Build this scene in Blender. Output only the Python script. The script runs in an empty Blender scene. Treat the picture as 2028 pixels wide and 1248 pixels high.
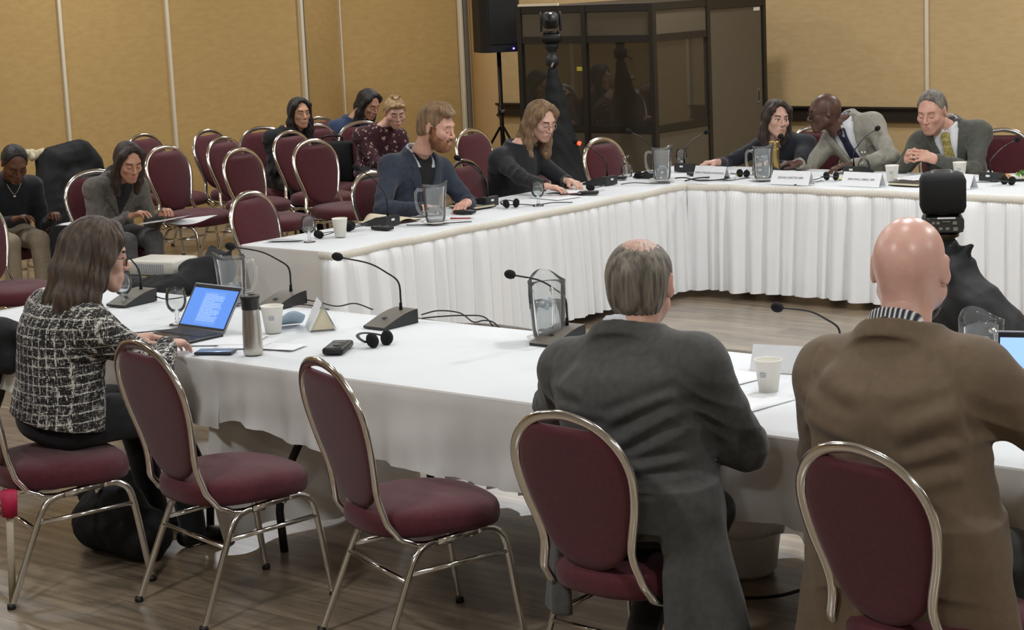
import bpy, math, random
import numpy as np
from mathutils import Vector, Matrix

random.seed(7)
C = bpy.context.scene.collection
PI = math.pi

# ------------------------------------------------------------------ materials
def lin(c):
    return c/12.92 if c <= .04045 else ((c+.055)/1.055)**2.4

def rgb(h):
    if isinstance(h, str):
        return tuple(lin(int(h[i:i+2], 16)/255) for i in (0, 2, 4))+(1,)
    return tuple(h)+(1,) if len(h) == 3 else h

def sset(n, key, v):
    if key in n.inputs:
        n.inputs[key].default_value = v

def mat(name, col, rough=.6, metal=0, bump=0, bscale=200, col2=None, cscale=8, sheen=0, trans=0, ior=1.45, spec=.5,
        stretch=(1, 1, 1), detail=3, alpha=1, sub=0, coat=0, aniso=False):
    m = bpy.data.materials.new(name); m.use_nodes = True
    nt = m.node_tree; b = nt.nodes['Principled BSDF']
    b.inputs['Base Color'].default_value = rgb(col)
    b.inputs['Roughness'].default_value = rough
    b.inputs['Metallic'].default_value = metal
    sset(b, 'Sheen Weight', sheen); sset(b, 'Transmission Weight', trans); sset(b, 'IOR', ior)
    sset(b, 'Specular IOR Level', spec); sset(b, 'Alpha', alpha); sset(b, 'Coat Weight', coat)
    if sub:
        sset(b, 'Subsurface Weight', sub); b.inputs['Subsurface Radius'].default_value = (.01, .004, .002)
        sset(b, 'Subsurface Scale', .6)
    if bump or col2:
        tc = nt.nodes.new('ShaderNodeTexCoord'); mp = nt.nodes.new('ShaderNodeMapping')
        mp.inputs['Scale'].default_value = stretch
        nt.links.new(tc.outputs['Object'], mp.inputs['Vector'])
    if col2:
        n = nt.nodes.new('ShaderNodeTexNoise'); n.inputs['Scale'].default_value = cscale; n.inputs['Detail'].default_value = detail
        nt.links.new(mp.outputs[0], n.inputs['Vector'])
        r = nt.nodes.new('ShaderNodeValToRGB')
        r.color_ramp.elements[0].position = .35; r.color_ramp.elements[1].position = .65
        r.color_ramp.elements[0].color = rgb(col); r.color_ramp.elements[1].color = rgb(col2)
        nt.links.new(n.outputs['Fac'], r.inputs[0]); nt.links.new(r.outputs[0], b.inputs['Base Color'])
    if bump:
        n = nt.nodes.new('ShaderNodeTexNoise'); n.inputs['Scale'].default_value = bscale; n.inputs['Detail'].default_value = 2
        nt.links.new(mp.outputs[0], n.inputs['Vector'])
        bp = nt.nodes.new('ShaderNodeBump'); bp.inputs['Strength'].default_value = bump; bp.inputs['Distance'].default_value = .002
        nt.links.new(n.outputs['Fac'], bp.inputs['Height']); nt.links.new(bp.outputs[0], b.inputs['Normal'])
    return m

def emit(name, col, s):
    m = mat(name, col, .4)
    b = m.node_tree.nodes['Principled BSDF']
    b.inputs['Emission Color'].default_value = rgb(col); b.inputs['Emission Strength'].default_value = s
    return m

# ------------------------------------------------------------------ mesh building
class MB:
    def __init__(s):
        s.v = []; s.f = []; s.mi = []; s.sm = []
    def add(s, vs, fs, mi=0, smooth=True):
        o = len(s.v); s.v += [tuple(map(float, p)) for p in vs]
        for f in fs:
            s.f.append([i+o for i in f]); s.mi.append(mi); s.sm.append(smooth)
        return s
    def box(s, c, d, rot=None, bev=0, mi=0):
        x, y, z = [q/2 for q in d]
        if bev <= 0:
            vs = [(i*x, j*y, k*z) for i in (-1, 1) for j in (-1, 1) for k in (-1, 1)]
            fs = [(0, 1, 3, 2), (4, 6, 7, 5), (0, 4, 5, 1), (2, 3, 7, 6), (0, 2, 6, 4), (1, 5, 7, 3)]
            sm = False
        else:
            # bevelled prism: rounded plan, chamfered top and bottom
            b = min(bev, x*.98, y*.98, z*.98); vs = []; fs = []
            loop = []
            for (sx, sy, a0) in ((1, 1, 0), (-1, 1, 90), (-1, -1, 180), (1, -1, 270)):
                for k in range(4):
                    a = math.radians(a0+k*30); loop.append((sx*(x-b), sy*(y-b), math.cos(a), math.sin(a)))
            n = len(loop)
            rings = [(-z, 0), (-z+b*.3, b*.7), (-z+b, b), (z-b, b), (z-b*.3, b*.7), (z, 0)]
            for (h, r) in rings:
                for (px, py, ca, sa) in loop: vs.append((px+r*ca, py+r*sa, h))
            for r in range(len(rings)-1):
                for i in range(n):
                    j = (i+1) % n; fs.append((r*n+i, r*n+j, (r+1)*n+j, (r+1)*n+i))
            fs.append(tuple(range(n))[::-1]); fs.append(tuple((len(rings)-1)*n+i for i in range(n)))
            sm = True
        M = rot.to_3x3() if rot is not None else Matrix.Identity(3)
        c = Vector(c)
        s.add([M @ Vector(p)+c for p in vs], fs, mi, sm)
        return s
    def tube(s, pts, r, n=10, r2=None, up=(0, 0, 1), closed=False, mi=0, cap=True, smoothpath=0):
        """sweep an ellipse r x r2 along pts; r may be a list"""
        pts = [Vector(p) for p in pts]
        if smoothpath: pts = catmull(pts, smoothpath, closed)
        m = len(pts)
        rr = [r]*m if not hasattr(r, '__len__') else list(np.interp(np.linspace(0, 1, m), np.linspace(0, 1, len(r)), r))
        vs = []; fs = []; side = None
        for i, p in enumerate(pts):
            a = pts[(i-1) % m] if (closed or i > 0) else p
            b = pts[(i+1) % m] if (closed or i < m-1) else p
            t = (b-a).normalized()
            if side is None:
                u = Vector(up)
                if abs(u.dot(t)) > .95: u = Vector((1, 0, 0))
                side = t.cross(u).normalized()
            else:
                side = (side-t*side.dot(t)).normalized()
            nn = side.cross(t)
            q = (r2/r if (r2 and not hasattr(r, '__len__')) else 1)
            for k in range(n):
                an = 2*PI*k/n
                vs.append(p+side*math.cos(an)*rr[i]+nn*math.sin(an)*rr[i]*q)
        for i in range(m if closed else m-1):
            j = (i+1) % m
            for k in range(n):
                l = (k+1) % n; fs.append((i*n+k, i*n+l, j*n+l, j*n+k))
        if cap and not closed:
            fs.append(tuple(range(n))[::-1]); fs.append(tuple((m-1)*n+k for k in range(n)))
        return s.add(vs, fs, mi)
    def lathe(s, prof, n=28, c=(0, 0, 0), mi=0, ripple=None, rot=None):
        vs = []; fs = []; c = Vector(c)
        for i, (r, z) in enumerate(prof):
            for k in range(n):
                a = 2*PI*k/n; q = r*(1+(ripple(i, a, z) if ripple else 0))
                p = Vector((q*math.cos(a), q*math.sin(a), z))
                if rot is not None: p = rot.to_3x3() @ p
                vs.append(p+c)
        for i in range(len(prof)-1):
            for k in range(n):
                l = (k+1) % n; fs.append((i*n+k, i*n+l, (i+1)*n+l, (i+1)*n+k))
        if prof[0][0] > 1e-5: fs.append(tuple(range(n))[::-1])
        if prof[-1][0] > 1e-5 and prof[-1] != prof[0]: fs.append(tuple((len(prof)-1)*n+k for k in range(n)))
        return s.add(vs, fs, mi)
    def grid(s, fn, nu, nv, mi=0, thick=0, closed_u=False):
        vs = [fn(i/nu, j/nv) for j in range(nv+1) for i in range(nu+1)]
        w = nu+1; fs = []
        for j in range(nv):
            for i in range(nu): fs.append((j*w+i, j*w+i+1, (j+1)*w+i+1, (j+1)*w+i))
        return s.add(vs, fs, mi)
    def prism(s, poly, z0, z1, M=None, mi=0):
        n = len(poly); vs = [(x, y, z0) for x, y in poly]+[(x, y, z1) for x, y in poly]
        if M is not None: vs = [M @ Vector(p) for p in vs]
        fs = [tuple(range(n))[::-1], tuple(range(n, 2*n))]+[(i, (i+1) % n, n+(i+1) % n, n+i) for i in range(n)]
        return s.add(vs, fs, mi, False)

def catmull(P, n, closed=False):
    out = []; m = len(P)
    for i in range(m if closed else m-1):
        p0 = P[(i-1) % m] if (closed or i > 0) else P[i]*2-P[i+1]
        p1 = P[i]; p2 = P[(i+1) % m]
        p3 = P[(i+2) % m] if (closed or i+2 < m) else p2*2-p1
        for k in range(n):
            t = k/n
            out.append(.5*((2*p1)+(p2-p0)*t+(2*p0-5*p1+4*p2-p3)*t*t+(3*p1-p0-3*p2+p3)*t**3))
    if not closed: out.append(P[-1])
    return out

def obj(name, mb, mats, parent=None, solid=0, subsurf=0, flip=True):
    me = bpy.data.meshes.new(name)
    me.from_pydata(mb.v, [], mb.f)
    if not isinstance(mats, (list, tuple)): mats = [mats]
    for m in mats: me.materials.append(m)
    me.polygons.foreach_set('material_index', mb.mi); me.polygons.foreach_set('use_smooth', mb.sm)
    me.update()
    o = bpy.data.objects.new(name, me); C.objects.link(o)
    if parent is not None: o.parent = parent
    if solid:
        q = o.modifiers.new('thickness', 'SOLIDIFY'); q.thickness = solid; q.offset = 0
    if subsurf:
        q = o.modifiers.new('smooth', 'SUBSURF'); q.levels = subsurf; q.render_levels = subsurf
    return o

def npobj(name, V, F, mats, parent=None, mi=None):
    me = bpy.data.meshes.new(name)
    me.vertices.add(len(V)); me.vertices.foreach_set('co', np.ascontiguousarray(V, dtype=np.float32).ravel())
    nf = len(F); me.loops.add(nf*4); me.loops.foreach_set('vertex_index', np.ascontiguousarray(F, dtype=np.int32).ravel())
    me.polygons.add(nf); me.polygons.foreach_set('loop_start', np.arange(0, nf*4, 4, dtype=np.int32))
    try: me.polygons.foreach_set('loop_total', np.full(nf, 4, dtype=np.int32))
    except Exception: pass
    if not isinstance(mats, (list, tuple)): mats = [mats]
    for m in mats: me.materials.append(m)
    me.polygons.foreach_set('use_smooth', np.ones(nf, dtype=bool))
    if mi is not None: me.polygons.foreach_set('material_index', np.ascontiguousarray(mi, dtype=np.int32))
    me.update(calc_edges=True); me.validate()
    o = bpy.data.objects.new(name, me); C.objects.link(o)
    if parent is not None: o.parent = parent
    return o

def tag(o, label=None, cat=None, group=None, kind=None):
    if label: o['label'] = label
    if cat: o['category'] = cat
    if group: o['group'] = group
    if kind: o['kind'] = kind
    return o

def thing(name, label, cat, loc=(0, 0, 0), th=0, group=None):
    """an Empty at the thing's base; th turns it clockwise from +Y in degrees"""
    o = bpy.data.objects.new(name, None); C.objects.link(o); o.empty_display_size = .1
    o.location = loc; o.rotation_euler = (0, 0, -math.radians(th))
    return tag(o, label, cat, group)

def struct(name, mb, m, **k):
    return tag(obj(name, mb, m, **k), kind='structure')

def copy_tree(o, parent=None):
    c = o.copy(); C.objects.link(c)
    if parent is not None: c.parent = parent
    for ch in list(o.children):
        d = copy_tree(ch, c)
        d.matrix_parent_inverse = ch.matrix_parent_inverse.copy()
    return c

def dup(proto, label, loc, th=0, group=None):
    c = copy_tree(proto); c.location = loc; c.rotation_euler = (0, 0, -math.radians(th))
    c['label'] = label
    if group: c['group'] = group
    return c

def rz(a): return Matrix.Rotation(math.radians(a), 4, 'Z')
def rx(a): return Matrix.Rotation(math.radians(a), 4, 'X')
def ry(a): return Matrix.Rotation(math.radians(a), 4, 'Y')
# ------------------------------------------------------------------ camera
sc = bpy.context.scene
_f, _pit, _rol, _yaw = 3870.7138, 0.17447995, -0.04441461, -0.69279256
_F = Vector((math.sin(_yaw)*math.cos(_pit), math.cos(_yaw)*math.cos(_pit), -math.sin(_pit)))
_R = _F.cross(Vector((0, 0, 1))).normalized(); _U = _R.cross(_F)
_R2 = _R*math.cos(_rol)+_U*math.sin(_rol); _U2 = -_R*math.sin(_rol)+_U*math.cos(_rol)
cam_d = bpy.data.cameras.new('camera'); cam = bpy.data.objects.new('camera', cam_d); C.objects.link(cam)
cam_d.sensor_fit = 'HORIZONTAL'; cam_d.sensor_width = 36; cam_d.lens = _f*36/2028
cam_d.clip_start = .05; cam_d.clip_end = 100
M = Matrix((_R2, _U2, -_F)).transposed().to_4x4(); M.translation = Vector((7.2401137, -10.5767331, 2.1678338))
cam.matrix_world = M
sc.camera = cam
sc.view_settings.view_transform = 'Standard'; sc.view_settings.look = 'None'
sc.view_settings.gamma = 1; sc.view_settings.exposure = 0.0; sc.view_settings.use_curve_mapping = False
sc.cycles.use_denoising = True; sc.cycles.max_bounces = 8; sc.cycles.diffuse_bounces = 4; sc.cycles.transparent_max_bounces = 12
sc.cycles.caustics_reflective = False; sc.cycles.caustics_refractive = False
sc.cycles.sample_clamp_indirect = 6

# ------------------------------------------------------------------ shared materials
def floor_mat():
    m = bpy.data.materials.new('wood_plank_floor'); m.use_nodes = True
    nt = m.node_tree; N = nt.nodes; L = nt.links; b = N['Principled BSDF']
    tc = N.new('ShaderNodeTexCoord'); mp = N.new('ShaderNodeMapping'); L.new(tc.outputs['Object'], mp.inputs['Vector'])
    mp.inputs['Rotation'].default_value = (0, 0, 0)
    br = N.new('ShaderNodeTexBrick'); L.new(mp.outputs[0], br.inputs['Vector'])
    br.inputs['Scale'].default_value = 1; br.inputs['Brick Width'].default_value = 1.22; br.inputs['Row Height'].default_value = .18
    br.inputs['Mortar Size'].default_value = .0018; br.inputs['Bias'].default_value = 0
    br.inputs['Color1'].default_value = rgb('948472'); br.inputs['Color2'].default_value = rgb('b2a189')
    br.inputs['Mortar'].default_value = rgb('63564a')
    mp2 = N.new('ShaderNodeMapping'); mp2.inputs['Scale'].default_value = (1.2, 14, 1); L.new(tc.outputs['Object'], mp2.inputs['Vector'])
    n = N.new('ShaderNodeTexNoise'); n.inputs['Scale'].default_value = 1.6; n.inputs['Detail'].default_value = 6; n.inputs['Roughness'].default_value = .65
    L.new(mp2.outputs[0], n.inputs['Vector'])
    r = N.new('ShaderNodeValToRGB'); r.color_ramp.elements[0].position = .3; r.color_ramp.elements[1].position = .7
    r.color_ramp.elements[0].color = rgb('6f6f6f'); r.color_ramp.elements[1].color = rgb('f4efe8'); L.new(n.outputs['Fac'], r.inputs[0])
    mx = N.new('ShaderNodeMix'); mx.data_type = 'RGBA'; mx.blend_type = 'MULTIPLY'; mx.inputs['Factor'].default_value = .85
    L.new(br.outputs['Color'], mx.inputs[6]); L.new(r.outputs[0], mx.inputs[7]); L.new(mx.outputs[2], b.inputs['Base Color'])
    b.inputs['Roughness'].default_value = .30; sset(b, 'Coat Weight', .35); sset(b, 'Coat Roughness', .3)
    bp = N.new('ShaderNodeBump'); bp.inputs['Strength'].default_value = .15; bp.inputs['Distance'].default_value = .002
    L.new(n.outputs['Fac'], bp.inputs['Height']); L.new(bp.outputs[0], b.inputs['Normal'])
    return m

def wall_mat(name, c1, c2):
    m = mat(name, c1, .85, bump=.5, bscale=60, col2=c2, cscale=9, stretch=(1, 1, 3), detail=4)
    return m

M_floor = floor_mat()
M_wall = wall_mat('tan_wall_fabric', 'af8f59', 'b6965f')
M_wall_back = wall_mat('tan_wall_covering', 'b59a6c', 'bba074')
M_strip = mat('pale_wall_joint', 'd8cdb4', .5)
M_strip_dark = mat('grey_wall_joint', '6f675a', .6)
M_dkwood = mat('dark_stained_wood', '2a2119', .4)
M_ceil = mat('ceiling_white', 'e8e4dc', .9)
M_chrome = mat('chrome', 'e6e4e0', .15, 1)
M_burg = mat('burgundy_fabric', '4a141c', .85, bump=.4, bscale=900, col2='521a22', cscale=60, sheen=.15)
M_cloth = mat('white_tablecloth', 'd8dbdd', .8, bump=.12, bscale=14, sheen=.1)
M_skirt = mat('white_skirt_satin', 'f0f1f2', .45, bump=.08, bscale=40, sheen=.2)
M_band = mat('cream_gathered_band', 'e0dbd0', .8, bump=.8, bscale=120)
def add_translucency(m, w, col):
    nt = m.node_tree; b = nt.nodes['Principled BSDF']; o = nt.nodes['Material Output']; t = nt.nodes.new('ShaderNodeBsdfTranslucent'); t.inputs[0].default_value = rgb(col)
    mx = nt.nodes.new('ShaderNodeMixShader'); mx.inputs[0].default_value = w; nt.links.new(b.outputs[0], mx.inputs[1]); nt.links.new(t.outputs[0], mx.inputs[2]); nt.links.new(mx.outputs[0], o.inputs[0])
M_drop = mat('white_tablecloth_drop', 'eeebe6', .8, bump=.12, bscale=14, sheen=.1)  # lighter copy of the cloth; extra light on the drops put into colour
add_translucency(M_drop, .16, 'f4f1ec'); add_translucency(M_skirt, .08, 'f4f1ec')
M_black = mat('black_plastic', '101010', .42)
M_blackm = mat('black_matte', '0c0c0c', .8, bump=.4, bscale=120)
M_blackm2 = mat('black_foam', '0f0f10', .95, bump=.9, bscale=700)
M_grey = mat('grey_plastic', '6b655c', .5)
M_greyside = mat('dark_grey_plastic', '2b2c2d', .5)
M_steel = mat('brushed_steel', 'c4bfb6', .3, 1, bump=.1, bscale=60, stretch=(1, 1, 30))
M_blackmetal = mat('black_painted_metal', '15130f', .45)
M_paper = mat('white_paper', 'e3e4e6', .7)
M_paper2 = mat('cream_paper', 'ddd2b4', .7)
M_cup = mat('paper_cup', 'e6e2d8', .6)
M_ink = mat('grey_ink', '6b6c70', .8)
M_inkblue = mat('blue_ink', '6f86a8', .8)
def clear(name, tint, white=.06, rough=.03, ior=1.45, gloss=1.0):
    m = bpy.data.materials.new(name); m.use_nodes = True; nt = m.node_tree; nt.nodes.remove(nt.nodes['Principled BSDF'])
    tr = nt.nodes.new('ShaderNodeBsdfTransparent'); tr.inputs[0].default_value = rgb(tint)
    gl = nt.nodes.new('ShaderNodeBsdfGlossy'); gl.inputs['Roughness'].default_value = rough; gl.inputs[0].default_value = (gloss, gloss, gloss, 1)
    df = nt.nodes.new('ShaderNodeBsdfDiffuse'); df.inputs[0].default_value = (.85, .88, .9, 1)
    fr = nt.nodes.new('ShaderNodeFresnel'); fr.inputs[0].default_value = ior
    m1 = nt.nodes.new('ShaderNodeMixShader'); m1.inputs[0].default_value = white; nt.links.new(tr.outputs[0], m1.inputs[1]); nt.links.new(df.outputs[0], m1.inputs[2])
    m2 = nt.nodes.new('ShaderNodeMixShader'); nt.links.new(fr.outputs[0], m2.inputs[0]); nt.links.new(m1.outputs[0], m2.inputs[1]); nt.links.new(gl.outputs[0], m2.inputs[2])
    nt.links.new(m2.outputs[0], nt.nodes['Material Output'].inputs[0]); return m
M_glass = clear('clear_glass', 'fafbfb', .04, .02, 1.32); M_pitch = clear('clear_plastic_pitcher', 'fcfdfd', .10, .04, 1.28)
M_water = clear('water', 'f7fafa', .10, .03, 1.25); M_ice = clear('ice', 'e6ecee', .35, .1, 1.3)
M_gold = mat('champagne_gold_metal', 'b39a63', .35, 1)
M_china = mat('white_china', 'e8e6e0', .25, coat=.3)

# ------------------------------------------------------------------ room shell
XL, YB, XR, YN, ZC = -6.4, 5.25, 12.5, -14.0, 3.7
struct('floor', MB().add([(XL-.6, YN, 0), (XR, YN, 0), (XR, YB+.3, 0), (XL-.6, YB+.3, 0)], [(0, 1, 2, 3)], smooth=False), M_floor)
struct('ceiling', MB().add([(XL-.6, YN, ZC), (XR, YN, ZC), (XR, YB+.3, ZC), (XL-.6, YB+.3, ZC)], [(3, 2, 1, 0)], smooth=False), M_ceil)

def panel(name, a, b, m, t=.08, z1=ZC):
    a = Vector(a+(0,)); b = Vector(b+(0,)); d = (b-a).normalized(); n = Vector((-d.y, d.x, 0))*t   # thickness away from room
    vs = [a, b, b+n, a+n]; vs = [Vector((p.x, p.y, z)) for z in (0, z1) for p in vs]
    return struct(name, MB().add(vs, [(0, 1, 2, 3), (7, 6, 5, 4), (0, 4, 5, 1), (1, 5, 6, 2), (2, 6, 7, 3), (3, 7, 4, 0)], smooth=False), m)

# the left wall is a folding partition: its leaves zigzag slightly
leaf = [(XL, YN), (XL, -3.6), (XL+.04, -1.35), (XL-.02, 0.01), (XL-.1, 1.27), (XL+.02, 2.83), (XL-.34, 3.74), (XL-.02, 5.22)]
for i in range(len(leaf)-1):
    panel('wall_left', leaf[i], leaf[i+1], M_wall)
for i, (x, y) in enumerate(leaf[1:-1]):
    if i == 4:
        struct('trim_%d' % (i+1), MB().box((x+.02, y, ZC/2), (.05, .035, ZC), bev=.006), M_strip)
        struct('trim_2%d' % i, MB().box((x-.02, y+.045, ZC/2), (.05, .05, ZC)), M_strip_dark)
    elif i == 5:
        struct('trim_%d' % (i+1), MB().box((x+.01, y, ZC/2), (.03, .018, ZC)), M_strip)
    else:
        struct('trim_%d' % (i+1), MB().box((x+.012, y, ZC/2), (.035, .034, ZC), bev=.006), M_strip)
struct('trim_8', MB().box((XL+.015, 5.2, ZC/2), (.05, .04, ZC), bev=.006), M_strip)
struct('trim_9', MB().box((XL+.07, 5.23, ZC/2), (.03, .04, ZC)), M_strip_dark)
struct('baseboard_left', MB().box((XL+.03, .6, .04), (.02, 9.2, .08), bev=.004), mat('baseboard_tan', 'a58a60', .6))
# back wall with a rounded pilaster, a dark chair rail and a joint
panel('wall_back', (XL, YB), (XR, YB), M_wall_back, t=.1)
pil = MB()
pil.add([(XL+.12+.36*(1-math.cos(a))/2*1.0, YB-.09*math.sin(a), z) for z in (0, ZC) for a in [PI*k/16 for k in range(17)]],
        [(k, k+1, 18+k, 17+k) for k in range(16)])
struct('trim_10', pil, mat('pilaster_tan', 'b39160', .6, bump=.1))
rail = MB()
for (z0, z1, d) in ((.672, .69, .045), (.69, .708, .035), (.708, .775, .022), (.775, .79, .034), (.79, .805, .05)):
    for (xa, xb) in ((XL+.16, -1.0),):
        rail.box(((xa+xb)/2, YB-d/2-.003, (z0+z1)/2), (xb-xa, d, z1-z0+.001))
struct('trim_11', rail, M_dkwood)
struct('trim_12', MB().box((-.98, YB-.012, .8+1.45), (.035, .024, 2.9), bev=.005), M_strip)
struct('baseboard_back', MB().box((1.2, YB-.012, .05), (13, .02, .1), bev=.004), M_dkwood)
M_wn = mat('pale_wall', 'cfc9be', .8)
panel('wall_right', (XR, YB), (XR, YN), M_wn)
panel('wall_near', (XR, YN), (XL, YN), M_wn)

# ------------------------------------------------------------------ lights
lamp_glass = emit('lamp_diffuser', 'fff4e2', 5)
def downlight(i, x, y, p, size=.42, col=(.945, .975, 1.0)):
    L = bpy.data.lights.new('ceiling_lamp_light', 'AREA'); L.shape = 'DISK'; L.size = size; L.energy = p; L.color = col
    o = bpy.data.objects.new('ceiling_lamp_light', L); C.objects.link(o); o.location = (x, y, ZC-.12)
    t = thing('ceiling_light', 'round ceiling light above the room', 'ceiling light', (x, y, ZC), 0, 'round ceiling lights')
    obj('lamp_rim', MB().lathe([(size/2+.04, 0), (size/2+.05, -.05), (size/2+.02, -.09), (size/2, -.09), (size/2, -.01)], 24), M_grey, t)
    obj('lamp_diffuser', MB().lathe([(0.001, -.03), (size/2-.01, -.03), (size/2-.01, -.02), (.001, -.02)], 24), lamp_glass, t)
P0 = 42
for i, (x, y, p) in enumerate([  # all out of view; those near walls and camera added as fill
        (.9, -3.6, .55), (3.4, -3.4, 1.15), (.9, -1.2, .85), (3.4, -1.2, 1.2), (5.8, -2.4, 1.7),
        (-1.4, -5.2, .75), (1.5, -5.6, .22), (4.4, -5.6, .28), (-4.2, -3.2, 1.3), (-4.7, .2, 1.4), (-4.6, 3.6, 1.2), (-1.6, 2.6, 1.5), (1.2, 3.4, 1.7), (4.2, 3.0, 1.7),
        (7.2, -7.6, 1.5), (3.2, -8.8, 1.7), (-1.0, -8.4, .9), (-4.4, -7.0, .8), (8.5, -3.0, 1.4), (6.5, -11.5, 1.0)]):
    downlight(i, x, y, P0*p)
w = bpy.data.worlds.new('world'); sc.world = w; w.use_nodes = True
w.node_tree.nodes['Background'].inputs[0].default_value = (.5, .45, .4, 1); w.node_tree.nodes['Background'].inputs[1].default_value = .3
# ------------------------------------------------------------------ banquet chair (faces +Y, origin on the floor under the seat)
def superloop(rx_, ry_, n=40, e=2.6, taper=0.0):
    out = []
    for k in range(n):
        a = 2*PI*k/n; ca, sa = math.cos(a), math.sin(a)
        x = rx_*math.copysign(abs(ca)**(2/e), ca); y = ry_*math.copysign(abs(sa)**(2/e), sa)
        out.append((x*(1+taper*y/ry_), y))
    return out

def back_half_width(z):
    # outline of the back frame: rounded top, pinched waist above the seat, splayed foot
    return float(np.interp(z, [.375, .40, .44, .48, .52, .56, .61, .67, .73, .79, .84, .88, .91, .935, .95, .957],
                           [.198, .198, .194, .182, .170, .168, .180, .200, .214, .219, .208, .184, .153, .112, .062, 0]))
def back_y(z):
    return float(np.interp(z, [.375, .40, .45, .50, .60, .75, .96], [-.10, -.155, -.192, -.205, -.222, -.256, -.305]))

def make_chair():
    t = thing('banquet_chair', 'x', 'chair')
    # seat cushion
    mb = MB(); L = superloop(.232, .238, 44, 2.7, .05); n = len(L); rings = []
    for (z, s) in ((.395, .93), (.400, .975), (.415, 1.0), (.445, 1.0), (.462, .975), (.474, .92), (.483, .80), (.489, .6), (.492, .35), (.493, .1)):
        rings.append([(x*s, y*s+.02, z-.012*max(0, (y/.225))*1) for x, y in L])
    vs = [p for r in rings for p in r]
    fs = [(r*n+i, r*n+(i+1) % n, (r+1)*n+(i+1) % n, (r+1)*n+i) for r in range(len(rings)-1) for i in range(n)]
    fs.append(tuple(range(n))[::-1]); fs.append(tuple((len(rings)-1)*n+i for i in range(n)))
    obj('seat', mb.add(vs, fs), M_burg, t)
    # back pad: flat chord on top leaves a hand slot below the frame
    def pad_hw(z): return max(.0, float(np.interp(z, [.470, .480, .495, .525, .565, .61, .67, .73, .79, .84, .88, .905, .925],
                                                   [0.0, .055, .090, .132, .156, .170, .191, .205, .209, .198, .174, .150, .118])))
    mb = MB(); zs = [.470, .473, .479, .487, .498, .515, .54, .575, .615, .655, .70, .74, .78, .82, .85, .88, .90, .914, .921, .925]
    m = 22; vs = []
    for z in zs:
        hw = pad_hw(z); ed = min(1, (z-.469)/.03, (.928-z)/.02); ed = max(.05, ed)
        for k in range(m):
            a = 2*PI*k/m; ca, sa = math.cos(a), math.sin(a)
            x = hw*math.copysign(abs(ca)**.8, ca); th = .020*ed**.5*math.copysign(abs(sa)**.8, sa)
            vs.append((x, back_y(z)+.004+th+(.012*ed*(1-(x/max(hw, .01))**2) if sa > 0 else 0), z+.0*x))
    # sag the top edge towards the middle
    vs = [(x, y, z-(.010*(1-(x/.13)**2) if z > .88 and abs(x) < .13 else 0)*((z-.88)/.04 if z < .92 else 1)) for x, y, z in vs]
    fs = [(r*m+i, r*m+(i+1) % m, (r+1)*m+(i+1) % m, (r+1)*m+i) for r in range(len(zs)-1) for i in range(m)]
    fs.append(tuple(range(m))[::-1]); fs.append(tuple((len(zs)-1)*m+i for i in range(m)))
    obj('backrest', mb.add(vs, fs), M_burg, t)
    # back frame loop
    zz = [.385, .40, .42, .45, .48, .52, .56, .61, .67, .73, .79, .84, .88, .91, .935, .95]
    right = [Vector((back_half_width(z), back_y(z), z)) for z in zz]
    under = [Vector((.196, y, z)) for (y, z) in ((.02, .366), (-.05, .368), (-.10, .374))]
    path = under+right+[Vector((0, back_y(.957), .957))]
    left = [Vector((-p.x, p.y, p.z)) for p in path[:-1]][::-1]
    obj('back_frame', MB().tube(path+left, .0105, 12, .0165, up=(0, 1, 0), smoothpath=3), M_chrome, t)
    for s in (-1, 1):
        rear = [(.205*s, -.03, .372), (.206*s, -.075, .362), (.209*s, -.112, .330), (.213*s, -.15, .25), (.221*s, -.215, .10), (.226*s, -.258, .0)]
        front = [(.205*s, .115, .384), (.206*s, .165, .380), (.208*s, .205, .352), (.211*s, .222, .29), (.218*s, .243, .14), (.224*s, .262, .0)]
        for P in (rear, front):
            lg = obj('leg', MB().tube(P, .0125, 10, .010, up=(1, 0, 0), smoothpath=4), M_chrome, t)
            e = Vector(P[-1]); obj('foot_cap', MB().lathe([(.014, 0.0), (.0155, .004), (.0145, .018)], 12, c=(e.x, e.y, 0)), M_blackmetal, lg)
        obj('seat_rail', MB().tube([(.205*s, -.03, .372), (.205*s, .04, .379), (.205*s, .115, .384)], .0125, 10, .010, up=(1, 0, 0)), M_chrome, t)
        obj('stretcher', MB().tube([(.211*s, -.132, .285), (.211*s, .223, .298)], .0085, 8), M_chrome, t)
    obj('cross_bar', MB().tube([(-.213, -.145, .262), (.213, -.145, .262)], .010, 8, .008), M_chrome, t)
    obj('cross_bar', MB().tube([(-.205, .10, .372), (.205, .10, .372)], .009, 8), M_chrome, t)
    return t
chair0 = make_chair()
_used = [False]
def chair(x, y, th, label, group=None, s=1.0, z=0):
    if not _used[0]:
        _used[0] = True; c = chair0; c.location = (x, y, z); c.rotation_euler = (0, 0, -math.radians(th)); c['label'] = label
        if group: c['group'] = group
    else: c = dup(chair0, label, (x, y, z), th, group)
    c.scale = (s, s, s)
    return c

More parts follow.
